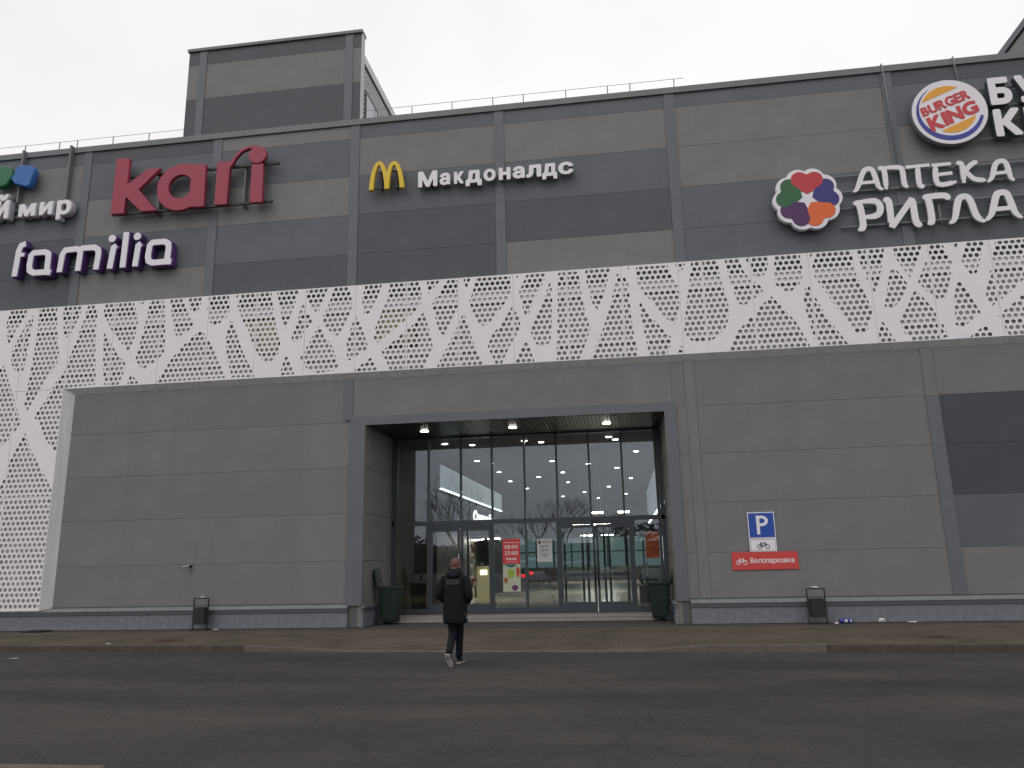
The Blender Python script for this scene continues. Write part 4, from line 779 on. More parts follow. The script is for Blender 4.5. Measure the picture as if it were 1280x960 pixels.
# ------------------------------------------------------------------ signs
def letter(fn, box, yf, depth, m, parent, h=.015, name='letter', bevel=.008):
    lo = contours(fn, *box, h); me = slab(lo, yf, depth, bevel, name); return obj(name, me, m, parent)
def bb(*lists, pad=.2):
    P = np.array([p for l in lists for p in l]); return (P[:, 0].min()-pad, P[:, 0].max()+pad, P[:, 1].min()-pad, P[:, 1].max()+pad)
M_kari = mat('maroon_red', (.33, .036, .068), rough=.5, noise=.05, nscale=3)
K = DATA['kari']; ks = thing('kari_sign', 'large maroon red letters kari on dark rails', 'sign', (-12, -.3, 11.6))
YF, DP = -.36, .12
letter(lambda X, Y: np.minimum(sd_poly(X, Y, K['k'][0]), sd_poly(X, Y, K['k'][1])), bb(*K['k']), YF, DP, M_kari, ks)
oc = K['a_o'][0]; ro = (.5*((K['a_o'][0][0]-K['a_o'][1][0])+(oc[1]-K['a_o'][2][1]))); ic = K['a_i'][0]; ri = .37
letter(lambda X, Y: np.minimum(np.maximum(sd_circle(X, Y, oc, .735), -sd_circle(X, Y, ic, ri)), sd_poly(X, Y, K['a_stem'])), (oc[0]-1, oc[0]+1, oc[1]-1, oc[1]+1), YF, DP, M_kari, ks)
dc = K['dot'][0]
letter(lambda X, Y: np.minimum(np.minimum(sd_poly(X, Y, K['r_stem']), taper(X, Y, K['r_arm'], .10, .08)), sd_circle(X, Y, dc, .27)), (-11.4, -9.3, 11.4, 13.7), YF, DP, M_kari, ks)
letter(lambda X, Y: sd_poly(X, Y, K['i']), bb(K['i']), YF, DP, M_kari, ks)
for z, x0, x1 in ((12.86, -14.1, -9.25), (11.68, -14.35, -9.4)): obj('rail', MB().box(x0, x1, -.24, -.17, z-.035, z+.035), M_black, ks)
for x in (-13.0, -12.95, -10.3): obj('bracket', MB().box(x-.02, x+.02, -.17, 0, 11.6, 12.95), M_wire, ks)

M_purple = mat('violet_side', (.085, .032, .165), rough=.5)
fs = thing('familia_sign', 'white faced letters familia with deep violet sides', 'sign', (-15, -.3, 10)); FA = DATA['fam']
def fam_letter(fn, box):
    bodyl = letter(lambda X, Y: fn(X, Y)-.022, box, -.27, .22, M_purple, fs)
    me = slab(contours(fn, *box, .014), -.30, .03, .005, 'face'); child('face', me, M_letter, bodyl)
FW = .175
for k in ('f', 'a', 'm', 'i', 'l', 'ii', 'aa'):
    st = FA[k]
    def fn(X, Y, st=st, k=k):
        d = sd_stroke(X, Y, st[0], FW if k != 'l' else .18)
        for s_ in st[1:]: d = np.minimum(d, sd_stroke(X, Y, s_, FW if k != 'f' else .12))
        if k == 'i': d = np.minimum(d, sd_circle(X, Y, FA['dots'][0], .115))
        if k == 'ii': d = np.minimum(d, sd_circle(X, Y, FA['dots'][1], .115))
        return d
    box = list(bb(*st, pad=.25)); 
    if k in ('i', 'ii'): box[3] += .35
    fam_letter(fn, tuple(box))
for z in (10.2,): obj('rail', MB().box(-17.6, -12.5, -.05, -.01, z-.02, z+.02), M_wire, fs)

ds = thing('toy_shop_sign', 'thick white letters of a sign cut by the left edge below coloured blocks', 'sign', (-17.5, -.3, 11.8)); DT = DATA['det']
for ch, b in (('й', (-18.20, 11.82, -17.72, 12.66)), ('м', (-17.42, 11.83, -16.83, 12.28)), ('и', (-16.74, 11.83, -16.27, 12.29)), ('р', (-16.17, 11.64, -15.66, 12.30)), ('и', (-18.7, 11.83, -18.22, 12.29)), ('к', (-19.2, 11.83, -18.78, 12.29)), ('с', (-19.68, 11.83, -19.28, 12.29)), ('т', (-20.1, 11.83, -19.74, 12.29)), ('е', (-20.56, 11.83, -20.16, 12.29)), ('Д', (-21.3, 11.74, -20.64, 12.52))):
    bd = obj('letter', slab(fit_glyph(ch, b, .05), -.26, .2, .01), M_letter_side, ds); child('face', slab(fit_glyph(ch, (b[0]+.02, b[1]+.02, b[2]-.02, b[3]-.02), .045), -.285, .024, .006), M_letter, bd)
for nm, key, c in (('blue_block', 'blue', (.028, .135, .42)), ('green_block', 'green', (.012, .145, .06))):
    mm = mat(nm, c, rough=.45); P = DT[key]
    lo = contours(lambda X, Y: sd_poly(X, Y, P)-.03, *bb(P, pad=.2), .02); obj(nm, slab(lo, -.36, .22, .03), mm, ds)
for x in (-17.62, -16.02): obj('strut', MB().prism([(x-.03, 14.15), (x+.03, 14.15), (x+.03, 12.4), (x-.03, 12.4)], -.16, -.01), M_wire, ds)
obj('rail', MB().box(-21.4, -15.7, -.08, -.02, 11.93, 11.97).box(-21.4, -15.7, -.08, -.02, 12.15, 12.19), M_wire, ds)

M_mc = mat('golden_yellow', (.74, .50, .02), rough=.4)
ms = thing('golden_arches_sign', 'yellow double arch emblem on the wall left of white lettering', 'sign', (-6.1, -.2, 11.7)); AR = DATA['arch']
def smooth_path(P, n=5):
    out = []
    for i in range(len(P)-1):
        p0, p1, p2, p3 = (np.array(P[max(i-1, 0)]), np.array(P[i]), np.array(P[i+1]), np.array(P[min(i+2, len(P)-1)]))
        for k in range(n):
            t = k/n; out.append(tuple(.5*((2*p1)+(-p0+p2)*t+(2*p0-5*p1+4*p2-p3)*t*t+(-p0+3*p1-3*p2+p3)*t**3)))
    return out+[P[-1]]
def archfn(X, Y):
    d = np.full(X.shape, 1e9)
    for P in AR: 
        Q = smooth_path(P)
        for i in range(len(Q)-1):
            zc = (Q[i][1]+Q[i+1][1])/2; d = np.minimum(d, sd_butt(X, Y, Q[i], Q[i+1], .132-.03*(zc-11.7)))
            if i: d = np.minimum(d, sd_circle(X, Y, Q[i], .065-.015*(zc-11.7)))
    return np.maximum(d, 11.70-Y)
letter(archfn, (-7, -5, 11.3, 13), -.3, .12, M_mc, ms)
obj('rail', MB().box(-6.45, -5.6, -.17, -.13, 11.78, 11.81).box(-6.3, -5.6, -.17, -.13, 12.28, 12.31).box(-6.25, -6.2, -.13, 0, 11.8, 12.3).box(-5.8, -5.75, -.13, 0, 11.8, 12.3), M_black, ms)
ms = thing('burger_restaurant_lettering', 'white bold Cyrillic word beside the yellow arches', 'sign', (-3, -.2, 11.7)); M_ls2 = mat('letter_grey_side', (.30, .30, .32), rough=.5)
ZX = {'М': (11.69, 12.17), 'д': (11.60, 12.07)}
for ch, P in DATA['mcd']:
    z0, z1 = ZX.get(ch, (11.70, 12.07)); b = (P[0][0]+.02, z0, P[1][0]-.03, z1)
    bd = obj('letter', slab(fit_glyph(ch, b, .048), -.21, .09, .004), M_ls2, ms); child('face', slab(fit_glyph(ch, b, .045), -.224, .013, .003), M_letter, bd)
obj('rail', MB().box(-5.1, -.8, -.11, -.08, 11.82, 11.85).box(-4.8, -4.76, -.08, 0, 11.75, 12), M_black, ms)

ps = thing('pharmacy_flower_sign', 'round flower emblem of five coloured hearts with white outline', 'sign', (5.15, -.25, 10.3)); fc = DATA['ph']['c']; fc = (fc[0]+.01, fc[1]+.11)
def heart(X, Y, a, e):
    d = None
    for s_ in (-1, 1):
        th = a+s_*R(19); c = (fc[0]+.56*math.cos(th), fc[1]+.56*math.sin(th)); k = sd_circle(X, Y, c, .215+e); d = k if d is None else np.minimum(d, k)
    P = []
    for th, r in ((a-R(36), .50), (a-R(12), .70), (a, .66), (a+R(12), .70), (a+R(36), .50), (a+R(30), .26), (a, .15), (a-R(30), .26)): P.append((fc[0]+r*math.cos(th), fc[1]+r*math.sin(th)))
    return np.minimum(d, sd_poly(X, Y, P)-e-.02)
def plate(X, Y):
    d = sd_circle(X, Y, fc, .45)
    for k in range(5): d = np.minimum(d, heart(X, Y, R(90+72*k), .085))
    return d
bx_ = (fc[0]-1.1, fc[0]+1.1, fc[1]-1.1, fc[1]+1.1)
plt = letter(plate, bx_, -.28, .14, M_letter, ps, h=.02, name='white_plate')
for k, (nm, c) in enumerate((('red_heart', (.50, .035, .04)), ('green_heart', (.018, .115, .035)), ('purple_heart', (.07, .014, .10)), ('orange_heart', (.72, .13, .02)), ('blue_heart', (.03, .025, .18)))):
    child(nm, slab(contours(lambda X, Y: heart(X, Y, R(86+72*k), 0.), *bx_, .02), -.292+(.0004*k), .011, .003), mat(nm, c, rough=.45), plt)
ps = thing('pharmacy_lettering', 'white two line Cyrillic pharmacy lettering on thin rails', 'sign', (8, -.2, 9.5))
for wd, w in (('t', .112), ('b', .142)):
    for k, st in DATA['ph'][wd].items():
        def fn(X, Y, st=st, w=w):
            d = np.full(X.shape, 1e9)
            for s_ in st:
                big = len(s_) > 2; Q = smooth_path(s_, 4) if big else s_
                if big:
                    n_ = len(Q)-1
                    for i in range(n_):
                        e_ = min(i+.5, n_-i-.5)/n_; wi = w*(.50+min(1., e_*5)*.62); d = np.minimum(d, sd_butt(X, Y, Q[i], Q[i+1], wi))
                        if i: d = np.minimum(d, sd_circle(X, Y, Q[i], wi/2))
                else: d = np.minimum(d, sd_stroke(X, Y, Q, w*(.8 if abs(Q[0][1]-Q[1][1]) < .2 else 1.05)))
            return d
        letter(fn, bb(*st, pad=.15), -.20, .06, M_letter, ps, h=.011, bevel=.003)
for z in (9.62, 10.12, 10.58, 11.02): obj('rail', MB().box(5.9, 14.5, -.1, -.06, z-.02, z+.02), M_wire, ps)
for x in (8.3, 11.0): obj('bracket', MB().box(x-.03, x+.03, -.055, 0, 9.55, 11.08), M_wire, ps)

bs = thing('round_burger_sign', 'round white burger chain emblem with red text, orange bun and blue crescent', 'sign', (8.8, -.3, 12.45)); BK = DATA['bk']
bc = (8.79, 12.43); BR = .905; BY = -.34
dn = lambda a, b: (bc[0]+a*BR, bc[1]+b*BR)
letter(lambda X, Y: sd_circle(X, Y, bc, BR), (bc[0]-1, bc[0]+1, bc[1]-1, bc[1]+1), BY+.02, .13, mat('disc_side', (.2, .2, .22), rough=.5), bs, h=.02, name='disc', bevel=.01)
disc = [o for o in bpy.data.objects if o.parent == bs][0]
child('face', slab(contours(lambda X, Y: sd_circle(X, Y, bc, BR-.004), bc[0]-1, bc[0]+1, bc[1]-1, bc[1]+1, .02), BY, .019, .006), M_letter, disc)
bbx = (bc[0]-1, bc[0]+1, bc[1]-1, bc[1]+1)
def cres(X, Y):
    d = np.maximum(sd_circle(X, Y, dn(0, -.0), .885*BR), -sd_circle(X, Y, dn(.01, .075), .815*BR))
    a = np.arctan2(Y-bc[1], X-bc[0]); cut = sd_poly(X, Y, [bc, dn(1.5, -.35), dn(1.5, 1.5), dn(.15, 1.5)])
    return np.maximum(d, -cut)
child('blue_crescent', slab(contours(cres, *bbx, .015), BY-.008, .01, .002), mat('bk_blue', (.035, .05, .30), rough=.45), disc)
M_bun = mat('bun_orange', (.78, .36, .03), rough=.45)
an = math.atan2(BK['bur'][1][1]-BK['bur'][0][1], BK['bur'][1][0]-BK['bur'][0][0])
ux, uz = math.cos(an), math.sin(an)
def loc(p): return (bc[0]+(p[0]*ux-p[1]*uz)*BR, bc[1]+(p[0]*uz+p[1]*ux)*BR)
def rot(X, Y): 
    a, b = (X-bc[0])/BR, (Y-bc[1])/BR; return a*ux+b*uz, -a*uz+b*ux
def bunT(X, Y):
    u, v = rot(X, Y); return np.maximum(np.hypot(u, v-.07)-.74, .53+.1*(u+.5)-v)*BR
def bunB(X, Y):
    u, v = rot(X, Y); return np.maximum(np.hypot(u-.03, v)-.66, v+.47-.12*(u+.43))*BR
child('top_bun', slab(contours(bunT, *bbx, .015), BY-.008, .01, .002), M_bun, disc); child('bottom_bun', slab(contours(bunB, *bbx, .015), BY-.008, .01, .002), M_bun, disc)
M_bkr = mat('bk_red', (.56, .045, .05), rough=.45)
def tilted(txt, u0, u1, v0f, v1f, grow):
    """letters spread from u0 to u1, bottom/top given as functions of the position 0..1 (bulging like the emblem)"""
    gs = [glyph(c, grow) for c in txt]; tot = sum(b[1]-b[0] for _, b in gs)+.03*(len(txt)-1); u = 0.; out = []
    for L, b in gs:
        for l in L:
            Q = []
            for x, y in l:
                t = (u+x-b[0])/tot; f = (y-b[2])/(b[3]-b[2]); Q.append(loc((u0+(u1-u0)*t, v0f(t)+(v1f(t)-v0f(t))*f)))
            out.append(Q)
        u += b[1]-b[0]+.03
    return out
tx = tilted('BURGER', -.71, .68, lambda t: .09+.10*t, lambda t: .37+.11*t+.02*math.sin(math.pi*t), .042)
child('lettering', slab(tx, BY-.012, .012, .0015), M_bkr, disc)
tx = tilted('KING', -.68, .74, lambda t: -.43+.15*t, lambda t: .03+.09*t, .05)
child('lettering', slab(tx, BY-.012, .012, .0015), M_bkr, disc)
bs = thing('burger_lettering', 'bold white two line Cyrillic lettering cut by the right edge', 'sign', (11, -.3, 12.4))
def bold_word(s_, x, z0, z1, wd):
    for ch, w in zip(s_, wd):
        b = (x, z0, x+w, z1); bd = obj('letter', slab(fit_glyph(ch, b, .06), -.32, .16, .008), M_black if False else mat_side, bs); child('face', slab(fit_glyph(ch, b, .055), -.34, .018, .004), M_letter, bd); x += w+.1
mat_side = mat('letter_dark_side', (.08, .085, .1), rough=.5)
bold_word('БУРГЕР', 9.79, 12.50, 13.27, (.53, .62, .52, .46, .48, .52)); bold_word('КИНГ', 9.79, 11.62, 12.38, (.62, .6, .58, .46))
for z in (11.7, 12.3, 12.6, 13.1): obj('rail', MB().box(9.5, 13.6, -.14, -.1, z-.02, z+.02), M_wire, bs)

# wall signs
t = thing('parking_sign', 'blue parking sign with bicycle plate on the grey wall', 'sign', (3.27, -.03, 2.08))
p = obj('blue_plate', MB().box(2.965, 3.585, -.03, -.012, 1.93, 2.54), M_letter, t, bevel=.004)
child('blue_field', MB().box(2.985, 3.565, -.034, -.0305, 1.95, 2.52), mat('sign_blue', (.012, .065, .36), rough=.35), p)
def Pfn(X, Y):
    o = np.maximum(sd_poly(X, Y, [(3.15, 2.02), (3.15, 2.46), (3.28, 2.46), (3.28, 2.02)]), -9)
    bowl = np.maximum(sd_ell(X, Y, (3.28, 2.335), .155, .125), -sd_ell(X, Y, (3.28, 2.335), .08, .058)); bowl = np.maximum(bowl, 3.2-X)
    return np.minimum(sd_poly(X, Y, [(3.16, 2.02), (3.16, 2.46), (3.235, 2.46), (3.235, 2.02)]), bowl)
child('letter_p', slab(contours(Pfn, 3.0, 3.6, 1.95, 2.52, .008), -.037, .0025, .0005), M_letter, p)
p2 = obj('bicycle_plate', MB().box(2.965, 3.585, -.03, -.012, 1.62, 1.925), M_letter, t, bevel=.004)
def bike(ox, oz, s_, r):
    def fn(X, Y):
        u, v = (X-ox)/s_, (Y-oz)/s_; ring = lambda c: np.abs(np.hypot(u-c, v)-.30)-r
        d = np.minimum(ring(-.52), ring(.52))
        for a, b in (((-.52, 0), (-.30, .52)), ((-.52, 0), (-.05, 0)), ((-.05, 0), (-.30, .45)), ((-.28, .40), (.30, .40)), ((-.05, 0), (.30, .36)), ((.52, 0), (.26, .58)), ((.26, .58), (.12, .60)), ((-.40, .54), (-.18, .54))): d = np.minimum(d, sd_seg(u, v, a, b)-r)
        return d*s_
    return fn
child('bicycle', slab(contours(bike(3.28, 1.735, .17, .045), 3.05, 3.5, 1.65, 1.88, .005), -.033, .0025, .0005), M_ink, p2)
child('border', MB().box(2.99, 3.56, -.032, -.0305, 1.642, 1.648).box(2.99, 3.56, -.032, -.0305, 1.896, 1.902).box(2.99, 2.996, -.032, -.0305, 1.65, 1.894).box(3.554, 3.56, -.032, -.0305, 1.65, 1.894), M_ink, p2)
t = thing('bicycle_parking_banner', 'red sign with white bicycle and the word Велопарковка under the parking sign', 'sign', (3.28, -.03, 1.4))
p = obj('red_plate', MB().box(2.53, 4.04, -.028, -.01, 1.205, 1.615), mat('banner_red', (.56, .055, .05), rough=.45), t, bevel=.004)
Lw = []
for ch, lo in word('Велопарковка', 2.95, 1.36, 3.95, .115, .012): Lw += lo
child('lettering', slab(Lw, -.033, .003, .0006), M_letter, p)
child('bicycle', slab(contours(bike(2.75, 1.375, .155, .042), 2.5, 3.05, 1.25, 1.55, .006), -.033, .003, .0006), M_letter, p)
t = thing('security_camera', 'small bullet camera fixed low on the grey wall', 'camera', (-11.3, -.05, 1.57))
obj('body', MB().tube([(-11.36, -.2, 1.55), (-11.22, -.12, 1.58)], .035, 10), M_pipe, t); obj('lens', MB().tube([(-11.365, -.203, 1.549), (-11.375, -.209, 1.547)], .032, 10), M_black, t); obj('mount', MB().box(-11.27, -11.2, -.1, 0, 1.54, 1.6), M_black, t)

# ------------------------------------------------------------------ bins
M_bin = mat('bin_green', (.006, .020, .013), rough=.45, noise=.2, nscale=5); M_bin2 = mat('bin_lid', (.008, .018, .014), rough=.5)
def wheelie(label, loc, side):
    t = thing('wheelie_bin', label, 'wheelie bin', loc, 'green wheelie bins either side of the entrance')
    def ring(w, d, z, r=.05):
        out = []
        for cx, cy, a0 in ((w/2-r, d/2-r, 0), (-w/2+r, d/2-r, 90), (-w/2+r, -d/2+r, 180), (w/2-r, -d/2+r, 270)):
            for k in range(4): a = R(a0+30*k); out.append((cx+r*math.cos(a), cy+r*math.sin(a), z))
        return out
    local('body', MB().loft([ring(.38, .44, .06), ring(.41, .47, .12), ring(.50, .56, .86), ring(.50, .56, .9)]), M_bin, t)
    local('rim', MB().loft([ring(.56, .62, .88), ring(.58, .64, .90), ring(.58, .64, .945), ring(.52, .58, .955)]), M_bin2, t, bevel=.006)
    lid = MB(); s_ = side; h0 = (s_*.29, .93)
    def pt(u, v, o_): an_ = R(90-12) ; return (h0[0]+s_*(math.cos(an_)*u*.9-0*o_)+s_*o_, v, h0[1]+math.sin(an_)*u)
    rr = []
    for u in (0, .18, .36, .48):
        w = .27-.03*(u > .4); rr.append([pt(u, -w, 0), pt(u, w, 0), pt(u, w*.9, .05 if 0 < u < .48 else .02), pt(u, -w*.9, .05 if 0 < u < .48 else .02)])
    local('lid', MB().loft(rr), M_bin2, t, bevel=.008)
    for y in (-.2, .2): local('wheel', MB().tube([(s_*.2, y-.03, .1), (s_*.2, y+.03, .1)], .1, 14), M_black, t)
    local('axle', MB().tube([(s_*.2, -.2, .1), (s_*.2, .2, .1)], .015, 6), M_black, t)
    local('handle', MB().tube([(s_*.28, -.22, .9), (s_*.34, -.2, .93), (s_*.34, .2, .93), (s_*.28, .22, .9)], .015, 6), M_black, t)
    return t
b1 = wheelie('green wheelie bin with raised lid at the left side of the entrance', (-6.13, 1.0, 0), -1)
local('stick', MB().tube([(.02, .05, .5), (.03, 0, 1.1)], .01, 5).tube([(.03, 0, 1.1), (.08, 0, 1.12)], .008, 5), M_black, b1)
wheelie('green wheelie bin with raised lid at the right side of the entrance', (.83, 1.15, 0), 1)
def litter_bin(label, loc):
    t = thing('litter_bin', label, 'litter bin', loc, 'black litter bins along the wall'); W_, H_ = .39, .78
    f = MB()
    for x in (-W_/2, W_/2): f.box(x-.014, x+.014, -.014, .014, .0, H_); f.box(x-.012, x+.012, -.17, .17, -.0, .02)
    f.box(-W_/2+.015, W_/2-.015, -.013, .013, H_-.028, H_).box(-W_/2+.015, W_/2-.015, -.013, .013, .005, .03); local('frame', f, M_black, t)
    n = 8; rings = []
    for z, k in ((.14, .92), (.55, 1.)):
        rings.append([(W_/2*.86*k*math.copysign(abs(math.cos(a))**.5, math.cos(a)), .12*k*math.copysign(abs(math.sin(a))**.6, math.sin(a)), z) for a in np.linspace(0, 2*math.pi, 20, endpoint=False)])
    local('bucket', MB().loft(rings, close=False), mat('bin_black', (.016, .016, .018), rough=.6), t)
    o = local('bucket_base', MB().loft([[(x_*.99, y_*.99, .145) for x_, y_, _ in rings[0]], [(x_*.99, y_*.99, .15) for x_, y_, _ in rings[0]]]), M_black, t)
    for sx in (-1, 1): local('hinge', MB().tube([(sx*W_/2, 0, .42), (sx*W_*.42, 0, .42)], .012, 6), M_black, t)
    return t
litter_bin('black framed litter bin by the wall left of the entrance', (-10.72, -.28, 0)); litter_bin('black framed litter bin by the wall under the bicycle signs', (4.28, -.32, 0))
def crumple(name, label, loc, s_, m, cat='litter', seed=1):
    r_ = random.Random(seed); b = bmesh.new(); bmesh.ops.create_icosphere(b, subdivisions=2, radius=1)
    for v in b.verts: v.co = Vector((v.co.x*s_[0], v.co.y*s_[1], v.co.z*s_[2]))*r_.uniform(.7, 1.15)
    zm = min(v.co.z for v in b.verts)
    for v in b.verts: v.co.z -= zm
    me = bpy.data.meshes.new(name); b.to_mesh(me); b.free(); o = obj(name, me, m); o.location = loc; o['label'] = label; o['category'] = cat; return o
M_paper = mat('litter_white', (.62, .6, .6), rough=.7)
crumple('crumpled_paper', 'white paper scrap lying on top of the left litter bin', (-10.7, -.28, .78), (.06, .04, .016), M_paper, seed=2)
crumple('crumpled_paper', 'white paper scrap lying on top of the right litter bin', (4.27, -.32, .78), (.08, .04, .022), M_paper, seed=3)
crumple('crumpled_paper', 'white crumpled paper on the pavement below the plinth at the right', (5.66, -.25, 0), (.08, .06, .055), M_paper, seed=4)
crumple('crumpled_paper', 'flat white scrap furthest right along the foot of the wall', (6.3, -.25, 0), (.1, .05, .015), M_paper, seed=5)
crumple('crumpled_paper', 'tiny pale scrap just right of the right litter bin', (4.62, -.5, 0), (.05, .04, .02), M_paper, seed=6)
crumple('crumpled_paper', 'pale scrap on the pavement right of the left litter bin', (-10.25, -.35, 0), (.09, .04, .012), M_paper, seed=7)
crumple('crumpled_paper', 'white scrap at the top edge of the left kerb', (-10.9, -3.6, 0), (.06, .04, .012), M_paper, seed=8)
crumple('crumpled_paper', 'small white scrap lying on the asphalt at the left', (-11.9, -5.0, ZR), (.1, .08, .01), mat('flat_paper', (.3, .3, .3), rough=.7), seed=9)
t = thing('blue_packet', 'crushed blue and white drinks packet by the right litter bin', 'packet', (4.9, -.3, 0))
obj('body', MB().loft([[(4.74+.02*k, -.3+.055*math.cos(a), .055+.05*math.sin(a)) for a in np.linspace(0, 6.28, 9)[:-1]] for k in range(0, 15, 2)]), mat('packet_blue', (.03, .045, .26), rough=.35), t)
obj('white_print', MB().box(4.84, 4.9, -.362, -.356, .03, .09).box(4.96, 4.99, -.362, -.356, .03, .09), M_paper, t)
# covers in the pavement
def cover(name, label, loc, m):
    t = thing(name, label, 'manhole cover', loc)
    c_ = [(math.cos(a), math.sin(a)) for a in np.linspace(0, 2*math.pi, 28, endpoint=False)]
    local('frame', MB().loft([[(x_*.34, y_*.34, -.01) for x_, y_ in c_], [(x_*.34, y_*.34, .006) for x_, y_ in c_], [(x_*.30, y_*.30, .006) for x_, y_ in c_]]), m, t)
    local('lid', MB().loft([[(x_*.295, y_*.295, -.01) for x_, y_ in c_], [(x_*.295, y_*.295, .010) for x_, y_ in c_]]), m, t)
    for k in range(-2, 3): local('rib', MB().box(-.2, .2, k*.09-.015, k*.09+.015, .0105, .016), m, t)
M_rust = mat('rusty_iron', (.075, .045, .032), rough=.8, noise=.4, nscale=12)
cover('manhole_cover', 'rusty round cover in the pavement in front of the left litter bin', (-9.95, -2.96, 0), M_rust)
cover('manhole_cover', 'rusty round cover in the pavement at the right', (5.66, -3.45, 0), M_rust)
t = thing('foot_grate', 'dark rectangular grate against the plinth below the screen', 'grate', (-15.3, -.3, 0))
obj('frame', MB().box(-15.6, -14.95, -.45, -.42, 0, .02).box(-15.6, -14.95, -.1, -.07, 0, .02), M_black, t); obj('tray', MB().box(-15.6, -14.95, -.42, -.1, .001, .006), M_black, t)
for k in range(8): obj('bar', MB().box(-15.6+k*.09, -15.58+k*.09, -.42, -.1, .007, .018), M_black, t)

# ------------------------------------------------------------------ people
def skin(name, nodes, edges, m, parent, sub=2, root=0):
    me = bpy.data.meshes.new(name); me.from_pydata([n[0] for n in nodes], edges, []); me.materials.append(m)
    o = bpy.data.objects.new(name, me); COL.objects.link(o)
    sk = o.modifiers.new('skin', 'SKIN'); me_ = o.data
    if not me_.skin_vertices:
        bpy.context.view_layer.objects.active = o
    for i, n in enumerate(nodes):
        v = me_.skin_vertices[0].data[i]; r_ = n[1]; v.radius = (r_, r_) if not isinstance(r_, tuple) else r_; v.use_root = (i == root)
    sk.use_smooth_shade = True
    sb = o.modifiers.new('sub', 'SUBSURF'); sb.levels = sub; sb.render_levels = sub
    dg = bpy.context.evaluated_depsgraph_get(); dg.update(); nm = bpy.data.meshes.new_from_object(o.evaluated_get(dg)); bpy.data.objects.remove(o)
    for p in nm.polygons: p.use_smooth = True
    if not nm.materials: nm.materials.append(m)
    o = bpy.data.objects.new(name, nm); COL.objects.link(o); o.parent = parent; return o
M_skin = mat('skin', (.30, .17, .12), rough=.55); M_hair = mat('hair', (.13, .062, .045), rough=.8, bump=.5, bscale=200)
M_parka = mat('parka', (.007, .008, .011), spec=.2, rough=.8, noise=.3, nscale=9, bump=.5, bscale=14); M_jeans = mat('jeans', (.008, .010, .014), spec=.2, rough=.85, noise=.3, nscale=12, bump=.4, bscale=20)
M_patch = mat('parka_patch', (.016, .017, .022), rough=.5); M_sole = mat('sole', (.34, .32, .30), rough=.7); M_shoe = mat('shoe', (.03, .03, .034), rough=.6)
